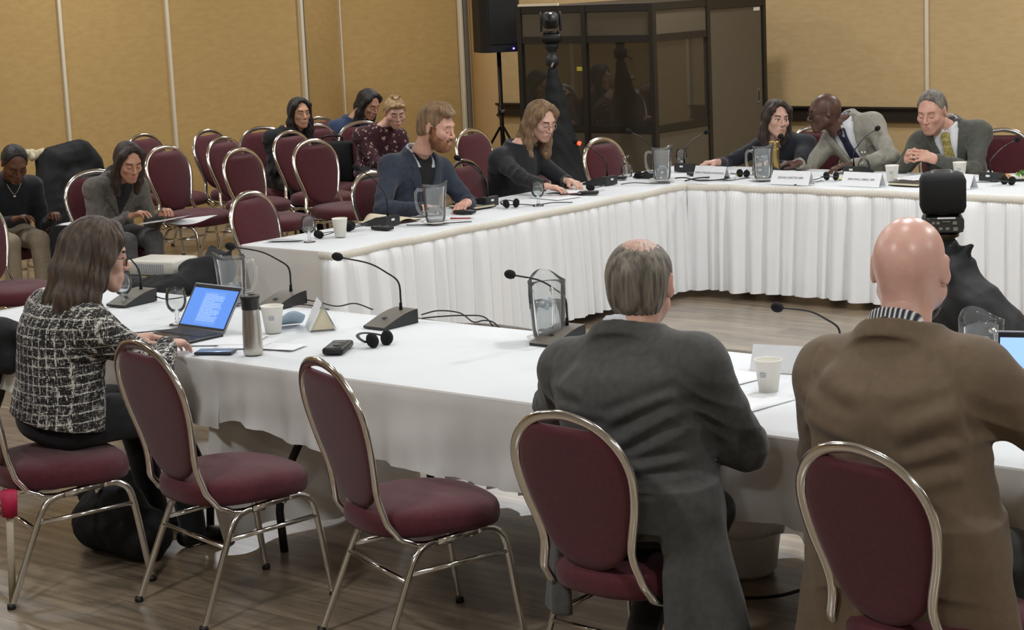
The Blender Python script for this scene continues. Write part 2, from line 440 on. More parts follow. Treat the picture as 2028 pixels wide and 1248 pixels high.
# ------------------------------------------------------------------ tables, cloths and skirts
def folding_table(name, label, x0, x1, y0, y1, cx, cy):
    t = thing(name, label, 'table', (cx, cy, 0))
    obj('tabletop', MB().box(((x0+x1)/2-cx, (y0+y1)/2-cy, .726), (x1-x0, y1-y0, .025), bev=.006), mat('table_laminate', 'b79f78', .5), t)
    lx = x1-x0 > y1-y0
    for e in (0, 1):
        for s in (0, 1):
            if lx: p = (x0+.25 if e == 0 else x1-.25, y0+.08 if s == 0 else y1-.08); d = (-.10 if e == 0 else .10, 0)
            else: p = (x0+.08 if s == 0 else x1-.08, y0+.25 if e == 0 else y1-.25); d = (0, -.10 if e == 0 else .10)
            p = (p[0]-cx, p[1]-cy)
            obj('leg', MB().tube([(p[0]-d[0], p[1]-d[1], .71), (p[0]-d[0], p[1]-d[1], .52), (p[0]+d[0]*.6, p[1]+d[1]*.6, .24), (p[0]+d[0]*.6, p[1]+d[1]*.6, 0)], .016, 10, smoothpath=3), M_blackmetal, t)
        a = (x0+.25 if e == 0 else x1-.25) if lx else (y0+.25 if e == 0 else y1-.25)
        if lx: q = [(a-cx+(.1 if e == 0 else -.1), y0+.08-cy, .56), (a-cx+(.1 if e == 0 else -.1), y1-.08-cy, .56)]
        else: q = [(x0+.08-cx, a-cy+(.1 if e == 0 else -.1), .56), (x1-.08-cx, a-cy+(.1 if e == 0 else -.1), .56)]
        obj('leg_brace', MB().tube(q, .011, 8), M_blackmetal, t)
    return t

def drop_sheet(mb, path, z0, z1fn, nz=14, amp=.012, wl=.35, seed=1, ds=.03):
    """cloth hanging from an edge path (list of (x,y)), outward on the right-hand side of travel"""
    rnd = random.Random(seed); P = [Vector((p[0], p[1], 0)) for p in path]
    seg = [(P[i+1]-P[i]).length for i in range(len(P)-1)]; T = sum(seg); n = max(4, int(T/ds))
    ph = [rnd.uniform(0, 6.28) for _ in range(6)]
    def pt(s):
        s = min(max(s, 0), T)
        for i, l in enumerate(seg):
            if s <= l or i == len(seg)-1: return P[i].lerp(P[i+1], s/l), (P[i+1]-P[i]).normalized()
            s -= l
    def fn(u, v):
        s = u*T; p, d = pt(s); nrm = Vector((d.y, -d.x, 0)); z1 = z1fn(s, p)
        w = (math.sin(s/wl*6.28+ph[0])+.6*math.sin(s/wl*2.3*6.28+ph[1]+v*1.5)+.35*math.sin(s/wl*4.1*6.28+ph[2]-v*2))
        off = .006+amp*v**1.2*(w+1.2)+.004*math.sin(v*9+s*7+ph[3])*v
        z = z0-(z0-z1)*v; r = min(1, v*9)
        return (p.x+nrm.x*off*r, p.y+nrm.y*off*r, z-.004*(1-r)*0)
    mb.grid(fn, n, nz); return mb

def pleat_skirt(name, label, path, seed, group, ztop=.748, zbot=.052, overlap=0.0):
    rnd = random.Random(seed); P = [Vector((p[0], p[1], 0)) for p in path]
    seg = [(P[i+1]-P[i]).length for i in range(len(P)-1)]; T = sum(seg); ds = .0065; n = int(T/ds)
    # irregular pleats: cumulative phase
    ph = []; a = 0; k = 0; nxt = 0; wl = .08
    cuts = []; s = 0
    while s < T: cuts.append(s); s += rnd.choice((.07, .10, .13, .17))
    cuts.append(T+.1); hs = [rnd.uniform(.55, 1.0) for _ in cuts]; sl = [rnd.uniform(-.018, .018) for _ in cuts]
    cuts = np.array(cuts)
    def pt(s):
        s = min(max(s, 0), T)
        for i, l in enumerate(seg):
            if s <= l or i == len(seg)-1:
                d = (P[i+1]-P[i]).normalized()
                if i+1 < len(seg) and l-s < .03: d = d.lerp((P[i+2]-P[i+1]).normalized(), .5*(1-(l-s)/.03)).normalized()
                if i > 0 and s < .03: d = d.lerp((P[i]-P[i-1]).normalized(), .5*(1-s/.03)).normalized()
                return P[i].lerp(P[i+1], s/l), d
            s -= l
    sag = lambda s: .008*(1-math.cos(s*2*PI/.62))*.5+.003*math.sin(s*11)
    t = thing(name, label, 'table skirt', (path[0][0], path[0][1], 0), 0, group); o = Vector((path[0][0], path[0][1], 0))
    def fn(u, v):
        s = u*T; ss = s+.018*v*math.sin(s*3.1+seed)
        i = int(np.searchsorted(cuts, ss, side='right'))-1; i = max(0, min(i, len(cuts)-2))
        w = cuts[i+1]-cuts[i]; x = (ss-cuts[i])/w; x = min(max(x, 0), 1)
        b = (1-abs(2*x-1)**2.6)*hs[i]*(.86+.14*math.cos((x-.5)*7+i))
        g = .5+.5*math.sin(s*2*PI/.021+math.sin(s*40))     # tight gathers just below the band
        d = .004+(.085*v**.4)*b*(w/.125)**.5+.006*g*(1-v)**3+.006*v*math.sin(s*5.3+seed)
        p, dr = pt(s+sl[i]*v*b); nr = Vector((dr.y, -dr.x, 0))
        z = (ztop-.03-sag(s))-(ztop-.03-sag(s)-zbot)*v+.006*v*math.sin(s*4+seed)
        return (p.x+nr.x*d-o.x, p.y+nr.y*d-o.y, z)
    obj('pleated_panel', MB().grid(fn, n, 20), M_skirt, t)
    def fb(u, v):
        s = u*T; p, dr = pt(s); nr = Vector((dr.y, -dr.x, 0))
        g = math.sin(s*2*PI/.013+1.5*math.sin(s*23)); d = .012+.0022*g+.010*math.sin(PI*v)**.5*.6
        z = ztop+.004-sag(s)-.042*v+.0012*g*(1 if v in (0, 1) else 0)
        return (p.x+nr.x*d-o.x, p.y+nr.y*d-o.y, z)
    obj('gathered_band', MB().grid(fb, n*2, 5), M_band, t)
    return t

def top_sheet(x0, x1, y0, y1, z=.75, nx=60, ny=30, seed=0):
    rnd = random.Random(seed); ph = [rnd.uniform(0, 6) for _ in range(5)]
    def fn(u, v):
        x = x0+(x1-x0)*u; y = y0+(y1-y0)*v
        e = min(u*(x1-x0), (1-u)*(x1-x0), v*(y1-y0), (1-v)*(y1-y0))
        w = .0016*math.sin(x*7+y*3+ph[0])+.0012*math.sin(x*3-y*9+ph[1])+.0008*math.sin(x*19+y*13+ph[2])
        fold = -.0016*math.exp(-((y-(y0+y1)/2-.02)/.006)**2)-.0014*math.exp(-((x-(x0+x1)/2)/.007)**2)
        return (x, y, z-.003+(w+fold)*min(1, e/.05)-(.006*(1-min(1, e/.012))**2))
    return fn

AN, BN, CN, XE = -4.613, -5.657, -.157, 6.6    # near table
WL, LE, WF, XF = .707, 3.32, .96, 6.0          # left and far tables
folding_table('banquet_table', 'left wing table under white cloth beside the bearded man', -WL+.01, -.01, -LE+.01, -.02, -.35, -1.7)
folding_table('banquet_table', 'far table under white cloth in front of the three officials', -WL+.01, XF, .0, WF-.01, 2.6, .5)
folding_table('banquet_table', 'near table left half carrying the open laptop and steel tumbler', CN+.01, 1.66, BN+.01, AN-.01, .7, -5.1)
folding_table('banquet_table', 'near table right half in front of the grey suited man', 1.70, XE, BN+.01, AN-.01, 4.1, -5.1)

# left wing cloth
tl = thing('tablecloth', 'white tablecloth on the left wing table, hanging plain at its near end', 'tablecloth', (0, 0, 0))
obj('cloth_top', MB().grid(top_sheet(-WL, 0, -LE, 0, seed=1), 20, 80), M_cloth, tl)
mb = MB(); drop_sheet(mb, [(-WL, 0), (-WL, -LE), (-.0, -LE)], .747, lambda s, p: .03+.01*math.sin(s*5), 26, .012, .5, 3)
obj('cloth_drop', mb, M_drop, tl)
# far cloth
tf = thing('tablecloth', 'white tablecloth on the far table below the name cards', 'tablecloth', (0, 0, 0))
obj('cloth_top', MB().grid(top_sheet(-WL, XF, 0, WF, z=.7505, seed=2), 110, 20), M_cloth, tf)
mb = MB(); drop_sheet(mb, [(XF, WF), (-WL, WF), (-WL, 0)], .747, lambda s, p: .4+.02*math.sin(s*4), 8, .012, .4, 4)
obj('cloth_drop', mb, M_drop, tf)
# near cloths: left one and right one, overlapping at x = 1.68
tn = thing('tablecloth', 'white tablecloth under the open laptop, its end panel reaching the floor', 'tablecloth', (0, 0, 0))
obj('cloth_top', MB().grid(top_sheet(CN, 1.70, BN, AN, seed=3), 50, 30), M_cloth, tn)
mb = MB(); drop_sheet(mb, [(CN, AN), (CN, BN), (1.70, BN)], .747, lambda s, p: .50+.012*math.sin(s*6), 12, .012, .33, 5)
def endp(u, v):   # end panel between the two halves, its front corner flaring onto the floor
    y = BN+.01+(AN-BN-.03)*u; z = .745-(.715-.02*math.sin(u*9))*v
    fl = (1-u)**4*v
    return (1.70+.05*v*math.sin(u*14+v)+.03*v-.40*fl*(1-.75*v), y-.03*fl, z)
mb.grid(endp, 40, 16)
obj('cloth_drop', mb, M_drop, tn)
tr = thing('tablecloth', 'white tablecloth with a wavy hem in front of the empty chair and grey suited man', 'tablecloth', (0, 0, 0))
obj('cloth_top', MB().grid(top_sheet(1.67, XE, BN-.003, AN+.003, z=.753, seed=4), 120, 30), M_cloth, tr)
mb = MB(); drop_sheet(mb, [(1.67, BN-.003), (XE, BN-.003)], .75, lambda s, p: .495-.03*math.exp(-((s-.12)/.1)**2)*-1-.035*max(0, min(1, (s-.28)*8))-.0*s+.015*math.sin(s*3.3), 16, .016, .42, 6)
obj('cloth_drop', mb, M_drop, tr)

pleat_skirt('table_skirt', 'pleated white skirt along the left wing table', [(-.07, -LE-.012), (.004, -LE-.010), (.006, -.02), (.34, -.012)], 11, 'pleated skirts around the inside of the square')
pleat_skirt('table_skirt', 'pleated white skirt along the far table', [(.30, -.004), (XF, -.004)], 12, 'pleated skirts around the inside of the square')
pleat_skirt('table_skirt', 'pleated white skirt on the far side of the near table', [(XE, AN+.004), (1.75, AN+.004)], 13, 'pleated skirts around the inside of the square')
GA = 'burgundy oval-back banquet chairs'
chair(1.42, -6.26, 20, 'burgundy oval-back chair under the woman in tweed', s=1.02)
chair(2.16, -6.07, 12, 'empty burgundy oval-back chair between the tweed woman and the next empty chair', s=1.02)
chair(2.99, -6.0, 21, 'empty burgundy oval-back chair just left of the grey suited man', s=1.015)
chair(3.95, -6.10, 3, 'burgundy oval-back chair carrying the man in the dark grey suit', s=.98)
chair(4.925, -6.10, 12, 'burgundy oval-back chair carrying the bald man in brown', s=1.0)
for (x, y, th, lab) in [
    (-5.15, .05, 83, 'burgundy chair against the wall, half hidden behind another empty chair'),
    (-3.98, -.75, 88, 'empty burgundy chair right of the woman reading papers'),
    (-4.85, .5, 83, 'rearmost of the three overlapping empty burgundy chairs'),
    (-4.1, -.02, 83, 'middle of the three overlapping empty burgundy chairs'),
    (-3.15, -.72, 83, 'foremost of the three overlapping empty burgundy chairs'),
    (-3.92, .52, 88, 'empty burgundy chair directly in front of the seated woman in black'),
    (-3.12, -.05, 93, 'empty burgundy chair nearest behind the bearded man'),
    (-.86, -2.76, 80, 'empty burgundy chair at the near end of the left wing table'),
    (-.92, -1.69, 84, 'burgundy chair holding the bearded man in the navy blazer'),
    (-2.4, 1.0, 88, 'burgundy chair standing behind the woman in glasses'),
    (-.80, -.92, 80, 'burgundy chair holding the woman in glasses'),
    (-.92, -.1, 80, 'empty burgundy chair just right of the woman in glasses'),
    (-.82, .55, 93, 'empty burgundy chair at the inner corner near the upturned glass'),
    (-2.27, -3.70, 84, 'burgundy chair with its seat cut by the left picture edge'),
]:
    chair(x, y, th, lab)
# ------------------------------------------------------------------ implicit-surface modelling (numpy)
def V3(*p): return np.array(p if len(p) == 3 else p[0], dtype=float)
def unit(v): v = np.asarray(v, float); return v/(np.linalg.norm(v)+1e-12)

def surface_nets(D, lo, h):
    S = D < 0; nx, ny, nz = D.shape
    off = [(i, j, k) for i in (0, 1) for j in (0, 1) for k in (0, 1)]
    sl = lambda A, o: A[o[0]:nx-1+o[0], o[1]:ny-1+o[1], o[2]:nz-1+o[2]]
    cnt = sum(sl(S, o).astype(np.int8) for o in off)
    mix = (cnt > 0) & (cnt < 8); idx = np.argwhere(mix)
    if len(idx) == 0: return np.zeros((0, 3)), np.zeros((0, 4), int)
    ids = -np.ones(mix.shape, dtype=np.int64); ids[mix] = np.arange(len(idx))
    pos = np.zeros((len(idx), 3)); num = np.zeros(len(idx))
    val = {o: D[idx[:, 0]+o[0], idx[:, 1]+o[1], idx[:, 2]+o[2]] for o in off}
    for a in off:
        for ax in range(3):
            if a[ax] == 0:
                b = tuple(a[i]+(1 if i == ax else 0) for i in range(3))
                va, vb = val[a], val[b]; m = (va < 0) != (vb < 0)
                t = np.where(m, va/(va-vb+1e-12), 0)
                p = np.array(a, float)+0*pos; p[:, ax] += t
                pos += np.where(m[:, None], p, 0); num += m
    V = (idx+pos/num[:, None])*h+lo
    F = []
    for ax in range(3):
        u, w = (ax+1) % 3, (ax+2) % 3
        A = np.take(S, range(0, S.shape[ax]-1), ax); B = np.take(S, range(1, S.shape[ax]), ax)
        e = np.argwhere(A != B)
        e = e[(e[:, u] > 0) & (e[:, w] > 0) & (e[:, u] < ids.shape[u]) & (e[:, w] < ids.shape[w])]
        if len(e) == 0: continue
        def cell(du, dw):
            q = e.copy(); q[:, u] -= du; q[:, w] -= dw
            return ids[q[:, 0], q[:, 1], q[:, 2]]
        quad = np.stack([cell(1, 1), cell(0, 1), cell(0, 0), cell(1, 0)], 1)
        ins = S[e[:, 0], e[:, 1], e[:, 2]]
        quad = np.where(ins[:, None], quad, quad[:, ::-1]); F.append(quad)
    return V, np.concatenate(F)

class SDF:
    def __init__(s, lo, hi, h):
        s.lo = V3(lo); s.h = h; s.n = np.ceil((V3(hi)-s.lo)/h).astype(int)+1
        s.D = np.full(s.n, .5, dtype=np.float32)
    def view(s, blo, bhi):
        a = np.clip(np.floor((np.minimum(blo, bhi)-s.lo)/s.h).astype(int), 0, s.n-1); b = np.clip(np.ceil((np.maximum(blo, bhi)-s.lo)/s.h).astype(int)+1, 1, s.n)
        if np.any(b <= a): return None
        X = (s.lo[0]+s.h*np.arange(a[0], b[0]))[:, None, None]; Y = (s.lo[1]+s.h*np.arange(a[1], b[1]))[None, :, None]; Z = (s.lo[2]+s.h*np.arange(a[2], b[2]))[None, None, :]
        return (slice(a[0], b[0]), slice(a[1], b[1]), slice(a[2], b[2])), X, Y, Z
    def op(s, fn, blo, bhi, k, mode):
        m = k+.03; r = s.view(V3(blo)-m, V3(bhi)+m)
        if r is None: return s
        q, X, Y, Z = r; d = fn(X, Y, Z).astype(np.float32); A = s.D[q]
        if mode == 'sub': A = -A
        hh = np.maximum(k-np.abs(A-d), 0)/k if k > 0 else 0
        R = np.minimum(A, d)-hh*hh*k*.25
        if mode == 'sub': R = -R
        s.D[q] = R; return s
    def rc(s, a, b, ra, rb, k=.02, mode='add', sq=None):
        a = V3(a); b = V3(b); ab = b-a; L2 = float(ab@ab)+1e-12; r = max(ra, rb)
        def f(X, Y, Z):
            x, y, z = X-a[0], Y-a[1], Z-a[2]
            t = np.clip((x*ab[0]+y*ab[1]+z*ab[2])/L2, 0, 1)
            return np.sqrt((x-t*ab[0])**2+(y-t*ab[1])**2+(z-t*ab[2])**2)-(ra+t*(rb-ra))
        return s.op(f, np.minimum(a, b)-r, np.maximum(a, b)+r, k, mode)
    def el(s, c, r, R=None, k=.02, mode='add'):
        c = V3(c); r = V3(r); R = np.eye(3) if R is None else np.asarray(R)
        def f(X, Y, Z):
            x, y, z = X-c[0], Y-c[1], Z-c[2]
            l = [R[0, i]*x+R[1, i]*y+R[2, i]*z for i in range(3)]
            k0 = np.sqrt((l[0]/r[0])**2+(l[1]/r[1])**2+(l[2]/r[2])**2)+1e-6
            k1 = np.sqrt((l[0]/r[0]**2)**2+(l[1]/r[1]**2)**2+(l[2]/r[2]**2)**2)+1e-6
            return k0*(k0-1)/k1
        e = np.abs(R)@r
        return s.op(f, c-e, c+e, k, mode)
    def bx(s, c, hf, R=None, rd=.005, k=0, mode='add'):
        c = V3(c); hf = V3(hf); R = np.eye(3) if R is None else np.asarray(R)
        def f(X, Y, Z):
            x, y, z = X-c[0], Y-c[1], Z-c[2]
            q = [np.abs(R[0, i]*x+R[1, i]*y+R[2, i]*z)-(hf[i]-rd) for i in range(3)]
            return np.sqrt(np.maximum(q[0], 0)**2+np.maximum(q[1], 0)**2+np.maximum(q[2], 0)**2)+np.minimum(np.maximum(np.maximum(q[0], q[1]), q[2]), 0)-rd
        e = np.abs(R)@hf
        return s.op(f, c-e, c+e, k, mode)
    def fn(s, f, lo, hi, k=0, mode='add'): return s.op(f, V3(lo), V3(hi), k, mode)
    def mesh(s, smooth=1):
        V, F = surface_nets(s.D, s.lo, s.h)
        for _ in range(smooth): V = relax(V, F, .5)
        return V, F

def relax(V, F, w):
    A = np.zeros_like(V); n = np.zeros(len(V))
    for i, j in ((0, 1), (1, 2), (2, 3), (3, 0)):
        np.add.at(A, F[:, i], V[F[:, j]]); np.add.at(A, F[:, j], V[F[:, i]]); np.add.at(n, F[:, i], 1); np.add.at(n, F[:, j], 1)
    return V*(1-w)+A/np.maximum(n, 1)[:, None]*w

def vnormals(V, F):
    a = V[F[:, 2]]-V[F[:, 0]]; b = V[F[:, 3]]-V[F[:, 1]]; n = np.cross(a, b); N = np.zeros_like(V)
    for i in range(4): np.add.at(N, F[:, i], n)
    return N/(np.linalg.norm(N, axis=1)[:, None]+1e-12)

def wrinkle(P, seed, freq=14, n=5, ridge=True):
    r = np.random.RandomState(seed); out = np.zeros(len(P))
    for i in range(n):
        d = unit(r.normal(size=3)); d2 = unit(r.normal(size=3)); f = freq*(.6+.9*r.rand())
        a = np.sin(P@d*f+r.rand()*6+1.6*np.sin(P@d2*f*.45+r.rand()*6))
        out += (1-2*np.abs(a))**1 if ridge else a
    return out/n

def seg_dist(P, a, b):
    a = V3(a); b = V3(b); ab = b-a; t = np.clip(((P-a)@ab)/(ab@ab+1e-12), 0, 1)
    return np.linalg.norm(P-(a+t[:, None]*ab), axis=1)

def face_centres(V, F): return V[F].mean(1)

def merge(parts):
    Vs, Fs, Ms, o = [], [], [], 0
    for V, F, m in parts:
        Vs.append(V); Fs.append(F+o); Ms.append(m); o += len(V)
    return np.concatenate(Vs), np.concatenate(Fs), np.concatenate(Ms)

def orient(th, pitch=0, roll=0):
    """columns: right, forward, up for a facing azimuth th (clockwise from +Y), pitch down, roll to own right"""
    t = math.radians(th); f0 = V3(math.sin(t), math.cos(t), 0); r0 = V3(math.cos(t), -math.sin(t), 0); u0 = V3(0, 0, 1)
    p = math.radians(pitch); f = f0*math.cos(p)-u0*math.sin(p); u = u0*math.cos(p)+f0*math.sin(p)
    q = math.radians(roll); r = r0*math.cos(q)-u*math.sin(q); u2 = u*math.cos(q)+r0*math.sin(q)
    return np.stack([r, f, u2], 1)

# ------------------------------------------------------------------ head, hand, hair
def head_mesh(h, sc_, male=1, jaw=1.0, nose=1.0, lids=0.0, ears=True, fat=0.0, eyes=True):
    """head in its own frame (x right, y face, z up), metres at scale 1; returned scaled"""
    s = SDF((-.11, -.13, -.17), (.11, .145, .135), h/sc_)
    s.el((0, -.018, .032), (.077, .097, .083), k=0)
    s.el((0, -.045, .0), (.066, .062, .07), k=.03)
    s.el((0, .030, -.025), (.063+fat, .062, .082), k=.03)
    for q in (-1, 1):
        s.rc((.052*q*(jaw*.5+.5), .008, -.055), (.016*q, .068, -.100), .022+fat, .018, k=.028)
        s.el((.043*q, .062, -.022), (.021+fat, .020, .020), k=.022)
    s.rc((-.008, .078, -.100), (.008, .078, -.100), .017*jaw, .017*jaw, k=.02)
    s.rc((-.034, .073, .027), (.034, .073, .027), .012+.002*male, .012+.002*male, k=.028)
    for q in (-1, 1):
        s.el((.032*q, .1035, .003), (.018, .015, .012), k=.024, mode='sub')
    if eyes:
        for q in (-1, 1): s.el((.032*q, .0775, .003), (.0135, .0125, .0125), k=.003)
    s.rc((0, .090, .012), (0, .111*nose+.0, -.022), .0065, .0105, k=.010)
    s.el((0, .1105, -.029), (.0115, .011, .010), k=.006)
    for q in (-1, 1): s.el((.013*q, .099, -.032), (.0075, .0105, .008), k=.006)
    s.el((0, .084, -.066), (.028, .018, .022), k=.02)
    s.rc((-.015, .0965, -.0585), (.015, .0965, -.0585), .0048, .0048, k=.007)
    s.rc((-.012, .0970, -.0695), (.012, .0970, -.0695), .0058, .0058, k=.007)
    s.rc((-.020, .1055, -.0640), (.020, .1055, -.0640), .0022, .0022, k=.004, mode='sub')
    if ears:
        for q in (-1, 1):
            R = orient(-q*68)
            s.el((.081*q, -.016, -.002), (.021, .0085, .034), np.array(R) if 0 else np.array([[math.cos(q*1.15), -math.sin(q*1.15), 0], [math.sin(q*1.15), math.cos(q*1.15), 0], [0, 0, 1]]), k=.008)
            s.el((.092*q, -.006, .004), (.006, .009, .018), k=.006, mode='sub')
    s.rc((0, -.035, -.06), (0, -.062, -.155), .056, .057, k=.035)
    V, F = s.mesh(2)
    return V*sc_, F

def head_region(c, beard=None, lids=1, lip=1):
    """material slot per face centre c (unit head frame): 0 skin 1 lips 2 brow/lash 3 eye white 4 iris 5 beard"""
    x, y, z = np.abs(c[:, 0]), c[:, 1], c[:, 2]; m = np.zeros(len(c), int)
    if beard:
        b = (y > .0) & (z < -.040-.10*np.maximum(0, .06-y)*0) & (z > -.135) & ~((x < .020) & (z > -.076) & (z < -.052)) & (x < .085)
        b &= (z < -.030-.5*(y-.03)) | (y > .085)
        b |= (y > -.005) & (y < .028) & (z < .01) & (z > -.1) & (x > .05)
        b &= ~((y > .086) & (z > -.047))
        m[b] = 5
    if lip: m[((x/.0215)**2+((z+.0642)/(.0092-.002*np.exp(-(x/.004)**2)))**2 < 1) & (y > .085)] = 1
    ar = z-(.026+.006*np.clip(1-((x-.036)/.02)**2, -1, 1)-.0)
    m[(x > .014) & (x < .052) & (np.abs(ar) < .0038) & (y > .06)] = 2
    e = ((x-.032)/.0145)**2+((z-.003)/.0065)**2
    if lids < .5:
        m[(e < 1) & (y > .07)] = 3
        m[(((x-.031)/.0062)**2+((z-.003)/.0062)**2 < 1) & (e < 1) & (y > .07)] = 4
        m[(e >= .8) & (e < 1.9) & (z > .004) & (y > .07)] = 2
    else:
        m[(np.abs(x-.032) < .0135) & (np.abs(z+.0035-.12*0) < .0022) & (y > .07)] = 2
    return m

def hand_mesh(h, sc_, curl=.5, side=1, spread=.12, thumb=.6, curls=None):
    """right hand: wrist at origin, fingers +Y, palm down (-Z), thumb towards -X; side=-1 mirrors"""
    s = SDF((-.085, -.03, -.075), (.065, .205, .04), h)
    s.rc((0, -.03, 0), (0, .015, 0), .026, .025, k=0)
    for x in (-.026, -.009, .009, .025):
        s.rc((x*.7, .012, 0), (x, .085, .001-.0012*abs(x)/.01), .0155, .0120, k=.014)
    fingers = [(-.0285, .084, .045, .026, .021, .0088), (-.0095, .090, .050, .030, .023, .0090), (.0095, .086, .046, .028, .022, .0086), (.0270, .076, .036, .021, .019, .0078)]
    for i, (x, y, l1, l2, l3, r) in enumerate(fingers):
        p = V3(x, y, 0); a = (curls[i] if curls else curl)*(1+.08*i); sp = (x/.03)*spread
        ang = .25*a
        for j, l in enumerate((l1, l2, l3)):
            ang += a*(.55, .85, .6)[j]
            d = V3(math.sin(sp)*math.cos(ang), math.cos(sp)*math.cos(ang), -math.sin(ang))
            q = p+d*l; s.rc(p, q, r*(1-.08*j), r*(.93-.1*j), k=.005 if j else .010); p = q
    p = V3(-.018, .022, -.006); q = V3(-.046, .050, -.014-.01*thumb); s.rc(p, q, .0155, .0120, k=.014)
    q2 = q+V3(-.012+.014*thumb, .030, -.010*thumb-.003); s.rc(q, q2, .0115, .0100, k=.006)
    q3 = q2+V3(.010*thumb, .025, -.010*thumb); s.rc(q2, q3, .0100, .0078, k=.005)
    V, F = s.mesh(1); V = V*sc_
    if side < 0: V[:, 0] *= -1; F = F[:, ::-1]
    return V, F

def skin_mat(name, c, c2=None, rough=.48):
    return mat('skin_'+name, c, rough, bump=.15, bscale=250, col2=c2 or c, cscale=22, sub=.12)

def hair_mat(name, c, c2, rough=.58):
    m = mat('hair_'+name, c, rough, bump=.9, bscale=160, col2=c2, cscale=60, stretch=(1, 1, .12), detail=4, sheen=.1)
    return m

M_lip = mat('lips', 'b98074', .45); M_lipd = mat('lips_dark', '6b4039', .45); M_brow = mat('eyebrow', '2a201a', .9); M_brow2 = mat('eyebrow_light', '7a5c42', .9)
M_white = mat('eye_white', 'd8d2c8', .25); M_iris = mat('iris', '24170f', .2)

def elbow_ik(S, W, l1, l2, hint):
    S = V3(S); W = V3(W); d = W-S; L = np.linalg.norm(d)
    if L > (l1+l2)*.995: W = S+d/L*(l1+l2)*.995; d = W-S; L = np.linalg.norm(d)
    u = d/L; a = (l1*l1-l2*l2+L*L)/(2*L); hh = math.sqrt(max(0, l1*l1-a*a)); hv = V3(hint)-S; hv = hv-u*(hv@u)
    return S+u*a+unit(hv)*hh, W

def smooth_keys(keys):
    K = np.array(keys, float); t = np.linspace(K[0, 0], K[-1, 0], 160); dt = t[1]-t[0]; r = int(.045/dt); ker = np.hanning(2*r+3)[1:-1]; ker /= ker.sum(); cols = [t]
    for i in (1, 2, 3):
        y = np.interp(t, K[:, 0], K[:, i]); y = np.pad(y, r, mode='edge'); cols.append(np.convolve(y, ker, 'valid'))
    return np.stack(cols, 1)

